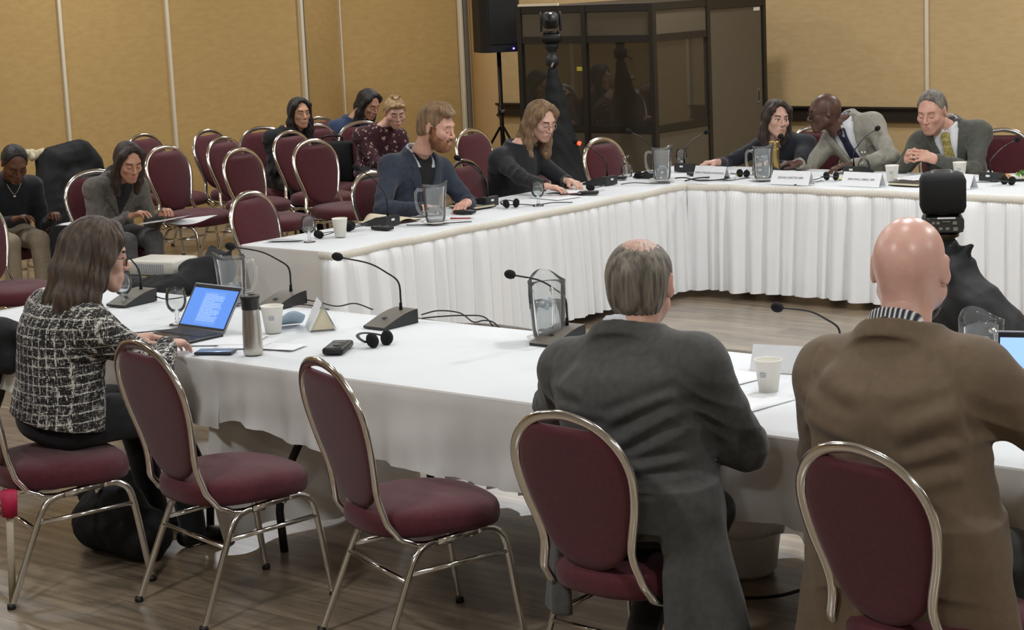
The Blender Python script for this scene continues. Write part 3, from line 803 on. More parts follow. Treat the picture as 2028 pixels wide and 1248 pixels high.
class Person:
    def __init__(p, label, pel, neck, head, th, hth, hpitch=0, hroll=0, s=1.0, sh=.19, male=1, rot=0, bulk=1.0, h=.009, hh=.0042, slope=.062):
        """pel, neck (base), head centre in world; th body azimuth at shoulders; rot = pelvis azimuth offset"""
        p.s = s; p.pel = V3(pel); p.neck = V3(neck); p.head = V3(head); p.th = th; p.h = h; p.hh = hh; p.male = male; p.bulk = bulk
        p.HR = orient(hth, hpitch, hroll); p.hth = hth
        p.root = thing('person', label, 'person', (p.pel[0], p.pel[1], 0)); p.o = V3(p.pel[0], p.pel[1], 0)
        t = math.radians(th); f0 = V3(math.sin(t), math.cos(t), 0); r0 = V3(math.cos(t), -math.sin(t), 0)
        ax = unit(p.neck-p.pel); p.ax = ax; p.L = np.linalg.norm(p.neck-p.pel)
        p.side = unit(r0-ax*(r0@ax)); p.front = unit(np.cross(ax, p.side))
        if p.front@f0 < 0: p.front = -p.front
        p.S = {}
        for q in (-1, 1): p.S[q] = p.neck-ax*slope*1.3*s+p.side*q*sh*s+p.front*.0
        p.arms = {}; p.legs = {}; p.parts = []
    def arm(p, q, wrist, hint, hand=None, curl=.6, palm=(0, 0, -1), fdir=None, thumb=.6, curls=None, l1=.295, l2=.265):
        """q +1 right, -1 left"""
        E, W = elbow_ik(p.S[q], wrist, l1*p.s, l2*p.s, hint); p.arms[q] = (E, W)
        p.arms[(q, 'h')] = (fdir, palm, curl, thumb, curls)
    def leg(p, q, knee, ankle, toe=None):
        hip = p.pel+(p.side-p.ax*(p.side@V3(0, 0, 1))*0)*q*.09*p.s
        p.legs[q] = (hip, V3(knee), V3(ankle), toe)
    # loft around the spine; keys: t, half width, half depth, centre offset (forward)
    def loft(p, keys, e=2.3, cap=True, shear=0):
        K = smooth_keys(keys); ts = K[:, 0]; P0, ax, L, side, fr = p.pel, p.ax, p.L, p.side, p.front
        def f(X, Y, Z):
            x, y, z = X-P0[0], Y-P0[1], Z-P0[2]
            tt = (x*ax[0]+y*ax[1]+z*ax[2])/L; u = x*side[0]+y*side[1]+z*side[2]; v = x*fr[0]+y*fr[1]+z*fr[2]
            a = np.interp(tt, ts, K[:, 1]); b = np.interp(tt, ts, K[:, 2]); c = np.interp(tt, ts, K[:, 3])
            r = (np.abs(u/a)**e+np.abs((v-c)/b)**e)**(1/e)
            d = (r-1)*np.minimum(a, b)
            if cap: d = np.maximum(d, np.maximum((tt-ts[-1])*L, (ts[0]-tt)*L))
            return d
        return f
    def coords(p, P):
        x = P-p.pel; return (x@p.ax)/p.L, x@p.side, x@p.front
    def keys(p, g=0.0, chest=1.0, waist=1.0, hip=1.0, belly=0.0, bend=.02):
        s = p.s; w = p.bulk
        base = [(-.16, .150*hip, .115, -.01), (-.04, .178*hip, .130, 0), (.08, .175*hip, .125+belly*.6, .0), (.22, .160*waist, .118+belly, -.25*bend), (.36, .155*waist, .114+belly*.8, -.7*bend),
                (.52, .168*chest, .118+belly*.3, -bend), (.66, .180*chest, .120*chest, -bend), (.78, .182*chest, .112*chest, -.8*bend), (.87, .165*chest, .094, -.5*bend), (.94, .120, .074, -.2*bend), (1.0, .074, .062, 0), (1.05, .062, .058, .004)]
        return [(t, (a*w+g)*s, (b*w+g)*s, c*s) for t, a, b, c in base]
    def bounds(p, pts, m=.16):
        A = np.array(pts); return A.min(0)-m, A.max(0)+m
    def body(p, mats, lids=1, beard=None, jaw=1.0, nose=1.0, fat=0.0, ears=True, hands=(1, -1), legs=True, lip=1):
        s = p.s; pts = [p.pel, p.neck, p.S[1], p.S[-1]]+[a for q in (1, -1) if q in p.arms for a in p.arms[q]]+[a for q in p.legs for a in p.legs[q][:3]]
        lo, hi = p.bounds(pts, .17*s); g = SDF(lo, hi, .013)
        g.fn(p.loft(p.keys(-.024)), lo, hi, 0)
        g.rc(p.neck-p.ax*.03*s, p.head+p.HR@V3(0, -.05, -.07)*s, .058*s, .050*s, k=.03)
        for q in (1, -1):
            if q in p.arms:
                E, W = p.arms[q]; g.rc(p.S[q], E, .046*s, .037*s, k=.05); g.rc(E, W, .037*s, .025*s, k=.02)
            if q in p.legs and legs:
                H, K, A, toe = p.legs[q]; g.rc(H, K, .075*s, .052*s, k=.04); g.rc(K, A, .052*s, .034*s, k=.02)
        V, F = g.mesh(2); parts = [(V, F, np.zeros(len(F), int))]
        hV, hF = head_mesh(p.hh, s, p.male, jaw, nose, fat=fat, ears=ears)
        cm = face_centres(hV, hF)/s; mi = head_region(cm, beard, lids, lip)
        parts.append((hV@p.HR.T+p.head, hF, mi))
        for q in hands:
            if q not in p.arms: continue
            E, W = p.arms[q]; fdir, palm, curl, thumb, curls = p.arms[(q, 'h')]
            y = unit(V3(fdir)) if fdir is not None else unit(W-E); z = -V3(palm); z = unit(z-y*(z@y)); x = np.cross(y, z)
            V, F = hand_mesh(.0042 if s < 1.2 else .004, s*(.98 if p.male else .90), curl, q, thumb=thumb, curls=curls)
            parts.append((V@np.stack([x, y, z], 1).T+W+y*.0, F, np.zeros(len(F), int)))
        V, F, mi = merge(parts)
        return npobj('body', V-p.o, F, mats, p.root, mi)
    def garment(p, name, m, g=.012, sleeves=True, arm=(.058, .050, .044, .034), keys=None, t0=-.1, t1=1.0, vneck=None, lapel=0, collar=0, wr=(.006, 14), tail=None, seed=1, h=None, cuff=.0,
                extra=None, creases=(), post=None, mats=None, paint=None, fold=.010, back2d=(), sleeve_to=1.0, pad=.0, ktorso=.055, bulk_sh=False, parent=None):
        s = p.s; h = h or p.h; pts = [p.pel, p.neck+p.ax*.06, p.S[1], p.S[-1]]
        if sleeves: pts += [a for q in (1, -1) if q in p.arms for a in p.arms[q]]
        if tail is not None: pts += [V3(x) for x in tail]
        lo, hi = p.bounds(pts, .20*s); G = SDF(lo, hi, h)
        K = keys or p.keys(g); f0 = p.loft(K)
        G.fn(f0, lo, hi, 0)
        for q in (1, -1):
            if not sleeves and not bulk_sh: continue
            G.rc(p.neck-p.ax*.050*s+p.side*q*.03*s, p.S[q]+p.ax*.004*s-p.side*q*.012*s, (.050+g)*s, (.044+g+pad)*s, k=ktorso)
            G.el(p.S[q]-p.side*q*.014*s-p.ax*.01*s, (.054*s+g*.5, .058*s+g*.5, .060*s+g*.5), k=.05)
            if pad: G.rc(p.neck-p.ax*.035*s+p.side*q*.045*s, p.S[q]+p.ax*.014*s-p.side*q*.030*s, (.044+g)*s, (.046+g)*s, k=.04)
            if sleeves and q in p.arms:
                E, W = p.arms[q]; W2 = E+(W-E)*sleeve_to; a = arm
                G.rc(p.S[q], E, a[0]*s+g*.4, a[1]*s+g*.4, k=.045)
                G.rc(E, W2, a[2]*s+g*.5, a[3]*s+g*.3, k=.018)
        if extra: extra(G, p)
        # open the garment front in a V
        if vneck:
            tb, wt, depth = vneck   # bottom t, half width at the top, carve depth
            P0, ax, L, side, fr = p.pel, p.ax, p.L, p.side, p.front
            inner = p.loft(p.keys(min(g-depth, .0)-.013), cap=False); vmax = .165*s
            def cut(X, Y, Z):
                x, y, z = X-P0[0], Y-P0[1], Z-P0[2]
                tt = (x*ax[0]+y*ax[1]+z*ax[2])/L; u = x*side[0]+y*side[1]+z*side[2]; v = x*fr[0]+y*fr[1]+z*fr[2]
                w = np.clip((tt-tb)/(1.0-tb), -1, 1.15)*wt*s
                d = np.maximum(np.maximum(np.abs(u)-w, -(v-.0)), v-vmax)
                return np.maximum(d, -inner(X, Y, Z))
            G.fn(cut, p.pel+(p.neck-p.pel)*max(0, tb)-.25, p.neck+.25, .004, 'sub')
        # neck hole
        G.rc(p.neck+p.ax*.012*s+p.front*.012*s, p.neck+p.ax*.13*s+p.front*.012*s, .050*s, .066*s, k=.008, mode='sub')
        if collar:
            P0, ax, L, side, fr = p.pel, p.ax, p.L, p.side, p.front; cc = p.neck+p.ax*.0*s-p.front*.008*s; rr_, hc, tk, opn = collar
            def ring(X, Y, Z):
                x, y, z = X-cc[0], Y-cc[1], Z-cc[2]; a = x*ax[0]+y*ax[1]+z*ax[2]; u = x*side[0]+y*side[1]+z*side[2]; v = x*fr[0]+y*fr[1]+z*fr[2]
                a = a+v*.42                                  # collar dips to the front
                r = np.sqrt((u/1.08)**2+(v)**2); d = np.abs(r-(rr_-.25*a)*s)-tk*s
                d = np.maximum(d, np.abs(a-hc*s*.1)-hc*s)
                return np.maximum(d, (v-opn*np.abs(u)*1.6-.035*s)) if opn else d
            G.fn(ring, cc-.16, cc+.16, .010 if name == 'shirt' else .028)
        for q in (1, -1):
            if sleeves and q in p.arms and sleeve_to >= 1:
                E, W = p.arms[q]; d = unit(W-E)
                def cutw(X, Y, Z, W=W, d=d):
                    x, y, z = X-W[0], Y-W[1], Z-W[2]
                    return np.maximum((.004-cuff)*s-(x*d[0]+y*d[1]+z*d[2]), np.sqrt(x*x+y*y+z*z)-.09)
                G.fn(cutw, W-.1, W+.1, .003, 'sub')
        V, F = G.mesh(2); N = vnormals(V, F)
        amp, fr_ = wr; t, u, v = p.coords(V); W = np.full(len(V), .5)
        for q in (1, -1):
            if sleeves and q in p.arms:
                E, Wr = p.arms[q]; W += .9*np.exp(-(np.linalg.norm(V-E, axis=1)/.11)**2)+.6*np.exp(-(np.linalg.norm(V-Wr, axis=1)/.1)**2)+.5*np.exp(-(np.linalg.norm(V-(p.S[q]-p.ax*.09*s), axis=1)/.08)**2)
        W += .5*np.exp(-((t-.25)/.16)**2)
        d = amp*W*(wrinkle(V-p.pel, seed, fr_, 4)+.5*wrinkle(V-p.pel, seed+9, fr_*2.1, 4))
        for q in (1, -1):
            if sleeves and q in p.arms:
                E, Wr = p.arms[q]; ua = unit(E-p.S[q]); la = unit(Wr-E); bis = unit(ua+la); rel = V-E; al = rel@bis; nearE = np.exp(-(np.linalg.norm(rel, axis=1)/.10)**2); inner_ = .4+.6*(rel@unit(la-ua) > 0)
                d = d+fold*.8*nearE*inner_*(1-2*np.abs(np.sin(al*44+1.6*np.sin(rel@unit(np.cross(ua, la)+1e-6)*40+q))))
                relw = V-Wr; nw = np.exp(-(np.linalg.norm(relw+la*.07, axis=1)/.07)**2); d = d+fold*.45*nw*(1-2*np.abs(np.sin((relw@la)*70+np.sin(relw@p.side*50))))
                rs = V-(p.S[q]-p.ax*.10*s); ns = np.exp(-(np.linalg.norm(rs, axis=1)/.10)**2); dg = unit(p.side*q*.5+p.ax*.8); d = d+fold*.6*ns*(1-2*np.abs(np.sin((rs@dg)*52+1.5*np.sin(rs@p.side*22))))
        if lapel:
            tb, wt, depth = vneck; w = np.clip((t-tb)/(1.0-tb), 0, 1.1)*wt*s
            lw = np.interp(t, [tb, tb+.12, .74, .78, .93, 1.0], [.0, .028, .062, .042, .050, .04])*s
            on = (np.abs(u) > w) & (np.abs(u) < w+lw) & (v > .01) & (t > tb+.01)
            d = np.where(on, .0055*s*lapel+0*d, d)
            ed = np.abs(np.abs(u)-(w+lw)); d = np.where((ed < .006) & (v > .01) & (t > tb+.04) & ~on, -.003, d)
        V = V+N*d[:, None]
        for (a, b, depth, wd) in creases:
            dd = seg_dist(V, a, b); V = V-N*(depth*np.exp(-(dd/wd)**2)-.45*depth*np.exp(-((dd-2.1*wd)/wd)**2))[:, None]
        for (a, b, depth, wd) in back2d:
            t2, u2, v2 = p.coords(V); Q = np.stack([u2, t2*p.L], 1); A = np.array([a[0]*s, a[1]*p.L]); B = np.array([b[0]*s, b[1]*p.L]); ab = B-A; q = np.clip(((Q-A)@ab)/(ab@ab), 0, 1)
            rel = Q-(A+q[:, None]*ab); sgn = rel@(np.array([-ab[1], ab[0]])/np.linalg.norm(ab)); dd = np.linalg.norm(rel, axis=1)
            fade = (np.clip(q*(1-q)*6, 0, 1) if wd > .009 else 1)*(v2 < -.02); V = V-N*(fade*depth*(np.exp(-(dd/wd)**2)-(.7*np.exp(-((sgn-1.9*wd)/wd)**2)*np.exp(-(np.maximum(dd-3*wd, 0)/wd)**2) if wd > .009 else 0)))[:, None]
        if post is not None: V = post(V, N, p)
        mi = paint(face_centres(V, F), p) if paint else None
        return npobj(name, V-p.o, F, mats or m, parent or p.root, mi)
    def shell(p, name, m, f, lo, hi, k=0, h=.006, wr=0, seed=3, smooth=1, parent=None, paint=None):
        G = SDF(lo, hi, h); f(G); V, F = G.mesh(smooth)
        if wr: N = vnormals(V, F); V = V+N*(wr*wrinkle(V-p.pel, seed, 18))[:, None]
        mi = paint(face_centres(V, F), p) if paint else None
        return npobj(name, V-p.o, F, m, parent or p.root, mi)
    def trousers(p, m, r=(.094, .068, .066, .052), seed=5, name='trousers', wr=.005, to=1.0, hipk=1.0):
        s = p.s; pts = [p.pel]+[a for q in p.legs for a in p.legs[q][:3]]; lo, hi = p.bounds(pts, .24*s); G = SDF(lo, hi, max(.009, p.h))
        G.el(p.pel+V3(0, 0, -.0), (.165*s*hipk, .15*s*hipk, .105*s), k=0)
        for q in p.legs:
            H, K, A, _ = p.legs[q]; A2 = K+(A-K)*to
            G.rc(H, K, r[0]*s, r[1]*s, k=.04); G.rc(K, A2, r[2]*s, r[3]*s, k=.02)
        V, F = G.mesh(2); N = vnormals(V, F); V = V+N*(wr*wrinkle(V-p.pel, seed, 16))[:, None]
        return npobj(name, V-p.o, F, m, p.root)
    def shoes(p, m):
        for q in p.legs:
            H, K, A, toe = p.legs[q]; d = unit(V3(toe)-A) if toe is not None else orient(p.th)[:, 1]; d[2] = 0; d = unit(d); x = np.cross(d, (0, 0, 1))
            def f(G):
                b = V3(A[0], A[1], .0); G.el(b+d*.055*p.s+V3(0, 0, .035), (.042*p.s, .062*p.s, .034), np.stack([x, d, V3(0, 0, 1)], 1), k=0)
                G.el(b-d*.02*p.s+V3(0, 0, .045), (.036*p.s, .05*p.s, .045), np.stack([x, d, V3(0, 0, 1)], 1), k=.02)
                G.el(b+d*.12*p.s+V3(0, 0, .027), (.042*p.s, .055*p.s, .026), np.stack([x, d, V3(0, 0, 1)], 1), k=.02)
                G.bx(b+V3(0, 0, -.05), (.3, .3, .0505), None, .001, mode='sub')
            b = V3(A[0], A[1], .03); p.shell('shoe', m, f, b-.24, b+.24, h=.008)
    def hair(p, m, fn, h=None, groove=(.0022, 70), lo=(-.13, -.2, -.3), hi=(.13, .14, .16), smooth=1, seed=1, name='hair', mats=None, paint=None, flow=None):
        """fn(G) models in the unit head frame"""
        h = h or p.hh*1.15; G = SDF(lo, hi, h/p.s); fn(G); V, F = G.mesh(smooth); N = vnormals(V, F)
        a = np.arctan2(V[:, 0], -V[:, 1]-.0)
        r = np.hypot(V[:, 0], V[:, 1])
        ph = V[:, 2]*9+2*np.sin(V[:, 2]*23+a*2)
        w = np.sin(a*groove[1]*.55+ph*.4+np.sin(V[:, 2]*30+a*5)*1.2)*.6+np.sin(a*groove[1]+ph)*.4 if flow is None else flow(V)
        V = V+N*(groove[0]*w)[:, None]
        mi = paint(face_centres(V, F)) if paint else None
        return npobj(name, (V*p.s)@p.HR.T+p.head-p.o, F, mats or m, p.root, mi)
    def glasses(p, m, r=(.024, .019), rim=.0016, y=.103, lens=None):
        mb = MB(); s = p.s; T = lambda v: Vector((p.HR@V3(v)*s+p.head-p.o))
        for q in (-1, 1):
            mb.tube([T((.032*q+r[0]*math.cos(a), y-.25*abs(r[0]*math.cos(a))*.3-.006*(abs(.032*q+r[0]*math.cos(a))/.05)**2, -.002+r[1]*math.sin(a))) for a in [2*PI*k/22 for k in range(22)]], rim*s, 6, closed=True)
            mb.tube([T((.056*q, y-.010, .004)), T((.076*q, .055, .006)), T((.083*q, -.01, .008)), T((.083*q, -.03, -.012))], rim*s*.9, 6)
        mb.tube([T((-.009, y, .003)), T((0, y+.003, .006)), T((.009, y, .003))], rim*s, 6)
        return obj('glasses', mb, m, p.root)

def hair_cap(G, g=.012, hairline=.0, rnd_=.012, nape=-.085, top=.0, ear=True, side=1.0, volume=0.0, front=0):
    """short hair: inflated cranium cut away from the face and the ears"""
    G.el((0, -.018, .034), (.077+g*side, .097+g, .083+g+volume), k=0)
    G.el((0, -.050, -.008), (.066+g*side, .060+g, .074+g*.4), k=.03)
    G.fn(lambda X, Y, Z: -(.814*Y-.581*Z-.0117-hairline+rnd_*np.clip(1-(X/.055)**2, -.6, 1)), (-.2, -.3, -.3), (.2, .3, .3), .012, 'sub')
    G.fn(lambda X, Y, Z: (Z-nape-.9*(Y+.05)*0)+0*X+0*Y, (-.2, -.3, -.3), (.2, .3, .3), .02, 'sub') if nape is not None else None
    if ear:
        for q in (-1, 1): G.el((.085*q, -.012, -.004), (.028, .022, .033), k=.01, mode='sub')

def lock(G, pts, r, k=.02, flat=None):
    n = len(pts); rr = np.interp(np.linspace(0, 1, n), np.linspace(0, 1, len(r)), r)
    for i in range(n-1): G.rc(pts[i], pts[i+1], rr[i], rr[i+1], k=k)
# ------------------------------------------------------------------ people
SK1 = skin_mat('fair_pink', 'cfa18c', 'c39280'); SK2 = skin_mat('light', 'd2a996', 'c79c88'); SK3 = skin_mat('brown_light', 'cc9a80', 'bd8a70')
SKD = skin_mat('deep_brown', '5c4034', '4e342a', .42); SKD2 = skin_mat('dark_brown', '6d4936', '5c3b2c', .5); SKA = skin_mat('tan', 'd0a082', 'c29074')
H_black = hair_mat('black', '15100e', '201713'); H_dark = hair_mat('dark_brown', '251a14', '3a2a20'); H_lb = hair_mat('light_brown', '6b533a', '8c7050')
H_grey = hair_mat('grey', '4f4a43', '857e74'); H_blond = hair_mat('sandy', '8d6f4a', 'b4976c'); H_red = hair_mat('auburn_beard', '6a4128', '8a5a38'); H_brown = hair_mat('ash_brown', '33281f', '5a493b')
def suit(name, c, c2, bs=500, **k): return mat(name, c, .88, bump=.35, bscale=bs, col2=c2, cscale=45, sheen=.12, **k)
def six(sk, lip=None, brow=None, beard=None): return [sk, lip or M_lip, brow or M_brow, M_white, M_iris, beard or sk]
M_darkshoe = mat('black_leather', '0d0c0c', .35)

# --- bearded man, navy blazer, at the left wing table
p = Person('man with auburn beard in a navy blazer looking down at his open notebook', (-.90, -1.76, .60), (-.82, -1.70, 1.075), (-.65, -1.70, 1.25), 98, 76, 16, s=1.06, sh=.195, bulk=1.06, h=.008, hh=.0036)
p.arm(1, (-.50, -2.02, .80), (-.80, -2.3, .6), curl=.7, palm=(-.2, -.3, -1), fdir=(.25, .8, -.05)); p.arm(-1, (-.44, -1.70, .80), (-.70, -1.2, .55), curl=.7, fdir=(.2, -.7, -.05))
p.leg(1, (-.46, -1.88, .53), (-.44, -1.9, .08)); p.leg(-1, (-.46, -1.66, .53), (-.44, -1.64, .08))
p.body(six(SK1, brow=M_brow2, beard=H_red), beard=True, jaw=1.06)
navy = suit('navy_wool', '262c38', '2d3442')
p.garment('sweater', suit('black_knit', '101216', '16181c'), g=.004, sleeves=False, wr=(.003, 14), seed=4)
p.garment('jacket', navy, g=.016, vneck=(.30, .085, .016), lapel=1, collar=(.074, .020, .0075, .5), wr=(.010, 12), seed=21, pad=.008)
p.garment('shirt', suit('pale_shirt', 'b9c0c6', 'c4cace'), g=.006, sleeves=False, keys=[k for k in p.keys(.006) if k[0] > .8], vneck=(.72, .06, .03), collar=(.070, .036, .0055, .62), wr=(.001, 10), ktorso=.02)
p.trousers(suit('dark_trousers', '1c1d22', '23242a')); p.shoes(M_darkshoe)
def fb(G):
    G.el((0, .048, -.086), (.056, .056, .050), k=0); G.rc((-.045, .03, -.055), (-.02, .075, -.095), .024, .022, k=.02); G.rc((.045, .03, -.055), (.02, .075, -.095), .024, .022, k=.02)
    for q in (-1, 1): G.rc((.070*q, .012, -.01), (.058*q, .03, -.06), .012, .018, k=.02)
    G.rc((-.024, .1, -.050), (.024, .1, -.050), .0065, .0065, k=.01)
    G.el((0, .112, -.0655), (.019, .02, .007), k=.005, mode='sub')
p.hair(H_red, fb, groove=(.0015, 60), lo=(-.12, -.05, -.16), hi=(.12, .15, .03), name='beard')
def hh(G):
    hair_cap(G, .011, hairline=-.010, nape=-.062, volume=.014, side=.7)
    lock(G, [(-.045, .062, .098), (-.02, .02, .122), (.02, -.04, .116)], [.014, .020, .018]); lock(G, [(.03, .078, .098), (.05, .03, .112), (.055, -.05, .095)], [.016, .020, .018])
    lock(G, [(0, .082, .1), (0, .03, .128), (0, -.06, .115)], [.015, .020, .02]); lock(G, [(-.05, -.07, -.04), (0, -.09, -.05), (.05, -.07, -.04)], [.02, .025, .02])
p.hair(H_lb, hh, groove=(.003, 46), seed=2)

# --- speaking woman in glasses
p = Person('woman with long light brown hair and round glasses reading into the lit microphone', (-1.0, -.62, .57), (-.93, -.6, 1.025), (-.8, -.5, 1.184), 92, 100, 24, s=1.0, sh=.165, male=0, h=.008, hh=.0036)
p.arm(1, (-.36, -.98, .795), (-.85, -1.05, .65), curl=.35, fdir=(.8, .45, -.1)); p.arm(-1, (-.55, -.56, .80), (-.85, -.1, .65), curl=.55, fdir=(.9, -.1, -.1))
p.leg(1, (-.52, -.72, .52), (-.5, -.75, .08)); p.leg(-1, (-.52, -.5, .52), (-.5, -.48, .08))
p.body(six(SK2), jaw=.85, nose=1.0)
blk = suit('black_wool', '14151a', '1b1c20')
p.garment('jacket', blk, g=.015, collar=(.068, .012, .006, .5), wr=(.008, 14), seed=31, fold=.006)
p.trousers(blk); p.shoes(M_darkshoe)
def hh(G):
    hair_cap(G, .013, hairline=-.010, rnd_=.022, nape=-.11, ear=False, volume=.006)
    for q in (-1, 1):
        lock(G, [(.03*q, .035, .112), (.066*q, .04, .07), (.080*q, .01, .0), (.082*q, .0, -.08), (.085*q, .01, -.15), (.08*q, .035, -.23), (.08*q, .05, -.30)], [.018, .022, .026, .030, .034, .034, .022], k=.025)
        lock(G, [(.05*q, -.05, .05), (.075*q, -.05, -.05), (.08*q, -.05, -.14), (.085*q, -.03, -.2)], [.03, .034, .036, .026], k=.03)
    lock(G, [(0, -.09, .03), (0, -.095, -.06), (0, -.09, -.16)], [.045, .045, .03], k=.03)
p.hair(H_lb, hh, groove=(.0042, 50), lo=(-.16, -.17, -.36), hi=(.16, .13, .16))
p.glasses(mat('rose_gold_rim', 'b59a92', .3, .8), r=(.025, .022))

# --- woman in dark navy leaning on the far table
p = Person('dark haired woman in navy top leaning and turning towards the man in light grey', (.0, 1.36, .57), (.005, 1.17, .945), (.026, 1.08, 1.072), 172, 122, 4, -4, s=1.0, sh=.175, male=0, h=.008, hh=.0036)
p.arm(1, (-.24, .72, .80), (-.45, 1.1, .7), curl=.5, fdir=(-.5, -.8, .05)); p.arm(-1, (.16, .74, .80), (.40, 1.05, .6), curl=.5, fdir=(-.1, -.9, 0))
p.leg(1, (-.12, .92, .52), (-.12, .9, .08)); p.leg(-1, (.12, .92, .52), (.12, .9, .08))
p.body(six(SK2), lids=0, jaw=.9)
nvd = suit('midnight_navy', '14161f', '191c26')
p.garment('top', nvd, g=.010, wr=(.008, 14), seed=41, fold=.006, vneck=(.86, .06, .02)); p.trousers(nvd); p.shoes(M_darkshoe)
def hh(G):
    hair_cap(G, .014, hairline=-.008, rnd_=.020, nape=-.13, ear=False, volume=.006)
    for q in (-1, 1):
        lock(G, [(.026*q, .038, .112), (.064*q, .048, .07), (.078*q, .02, .01), (.084*q, -.005, -.06), (.085*q, -.01, -.12), (.07*q, -.0, -.17)], [.016, .020, .024, .030, .036, .026], k=.025)
    lock(G, [(0, -.09, .02), (0, -.10, -.08), (0, -.10, -.17)], [.05, .05, .035], k=.03)
p.hair(H_dark, hh, groove=(.004, 50), lo=(-.15, -.17, -.26), hi=(.15, .13, .16))

# --- bald man in light grey blazer
p = Person('bald man in a light grey blazer and navy tie leaning towards the woman in navy', (.72, 1.38, .58), (.52, 1.17, 1.05), (.404, 1.08, 1.124), 182, 228, 12, s=1.05, sh=.185, h=.008, hh=.0036)
p.arm(1, (.36, .80, .80), (.20, 1.05, .6), curl=.6, fdir=(-.6, -.7, .1)); p.arm(-1, (.78, .80, .80), (1.10, 1.05, .75), curl=.5, fdir=(-.6, -.5, 0))
p.leg(1, (.60, .94, .53), (.60, .9, .08)); p.leg(-1, (.84, .94, .53), (.84, .9, .08))
p.body(six(SKD, lip=M_lipd), jaw=1.05)
lg = suit('light_grey_wool', '8d897e', '979388')
p.garment('shirt', suit('white_shirt', 'd9dade', 'e0e1e4'), g=.005, sleeves=False, wr=(.0008, 10), collar=(.068, .028, .005, .7))
def tie_fn(w0, w1, tb=.28, tt=.985, lift=.009):
    def mk(p):
        def f(G):
            inner = p.loft(p.keys(.005+lift), cap=False); inner2 = p.loft(p.keys(.005), cap=False); P0, ax, L, side, fr = p.pel, p.ax, p.L, p.side, p.front
            def g(X, Y, Z):
                x, y, z = X-P0[0], Y-P0[1], Z-P0[2]; t = (x*ax[0]+y*ax[1]+z*ax[2])/L; u = x*side[0]+y*side[1]+z*side[2]; v = x*fr[0]+y*fr[1]+z*fr[2]
                w = np.interp(t, [tb, tb+.2, tt-.1, tt-.085, tt-.02, tt], [w0, w0, w1*1.15, w1*1.15, w1*1.25, w1*1.0])
                k = np.interp(t, [tt-.16, tt-.08], [0, .016])
                d = np.maximum(np.abs(u)-w, inner(X, Y, Z)-k); d = np.maximum(d, -inner2(X, Y, Z)-.004); d = np.maximum(d, np.maximum(tb-t, t-tt)*L)
                return np.maximum(d, -v)
            G.fn(g, G.lo, G.lo+G.n*G.h, 0)
        return f
    return mk
p.shell('tie', mat('navy_tie', '191c33', .5), tie_fn(.036, .022, lift=.016)(p), p.pel-.3, p.neck+.3, h=.005)
p.garment('jacket', lg, g=.018, vneck=(.16, .105, .018), lapel=1, collar=(.078, .018, .0075, .5), wr=(.011, 12), seed=52, pad=.008)
p.trousers(lg); p.shoes(M_darkshoe); p.glasses(mat('dark_rim', '2a2624', .3, .5))

# --- man with yellow tie
p = Person('grey haired man in a dark green-grey suit and yellow tie with clasped hands', (1.30, 1.36, .59), (1.265, 1.19, 1.03), (1.221, 1.06, 1.137), 164, 176, 18, s=1.08, sh=.19, h=.008, hh=.0036)
p.arm(1, (1.17, .83, .85), (.80, 1.05, .45), curl=.8, palm=(.8, .1, -.2), fdir=(.35, -.8, .35)); p.arm(-1, (1.36, .84, .85), (1.72, 1.05, .45), curl=.45, palm=(-.8, -.1, -.2), fdir=(-.45, -.7, .3))
p.leg(1, (1.2, .94, .53), (1.2, .9, .08)); p.leg(-1, (1.44, .94, .53), (1.44, .9, .08))
p.body(six(SK1, brow=M_brow2), jaw=1.1, fat=.004)
gg = suit('green_grey_wool', '4a4b44', '53544c')
p.garment('shirt', suit('white_shirt_b', 'd9dade', 'e0e1e4'), g=.005, sleeves=False, wr=(.0008, 10), collar=(.068, .028, .005, .7))
p.shell('tie', mat('yellow_patterned_tie', 'b5a55a', .55, col2='8f8550', cscale=70, detail=0), tie_fn(.036, .022, lift=.016)(p), p.pel-.3, p.neck+.3, h=.005)
p.garment('jacket', gg, g=.018, vneck=(.18, .088, .018), lapel=1, collar=(.078, .018, .0075, .5), wr=(.010, 12), seed=62, pad=.008)
p.trousers(gg); p.shoes(M_darkshoe)
def hh(G):
    hair_cap(G, .008, hairline=-.018, nape=-.07, volume=.004, side=.8)
    lock(G, [(-.02, .045, .110), (-.01, .01, .118), (0, -.05, .11)], [.010, .014, .014])
p.hair(H_grey, hh, groove=(.0025, 50))

# --- the row along the wall
def sitter(label, pel, neck, head, th, hth, hp, s, skin, hairfn, hm, top, tr, wr_r, wr_l, kn, hroll=0, g=.012, lids=1, male=0, curl=.6, mats=None, **k):
    p = Person(label, pel, neck, head, th, hth, hp, hroll, s=s, sh=.168, male=male, h=.009, hh=.0042)
    f = p.front; f = unit(V3(f[0], f[1], 0)); sd = p.side
    el = p.S[1]*.5+V3(wr_r)*.5+sd*.06-V3(0, 0, .3); p.arm(1, wr_r, el, curl=curl); p.arm(-1, wr_l, p.S[-1]*.5+V3(wr_l)*.5-sd*.06-V3(0, 0, .3), curl=curl)
    for q in (1, -1):
        K = V3(pel[0], pel[1], 0)+f*.43*s+sd*q*.10; K[2] = kn; A = K+f*.03; A[2] = .08; p.leg(q, K, A)
    p.body(six(skin, lip=k.get('lip')), lids=lids, jaw=k.get('jaw', .88), fat=k.get('fat', 0))
    p.garment(k.get('gname', 'top'), top, g=g, wr=(.008, 14), seed=int(abs(pel[0]*77)), mats=mats, vneck=k.get('vneck'), lapel=k.get('lapel', 0), collar=k.get('collar', 0))
    p.trousers(tr); p.shoes(M_darkshoe)
    if hairfn: p.hair(hm, hairfn, groove=(.0035, 46), lo=(-.16, -.18, -.37), hi=(.16, .14, .18))
    return p
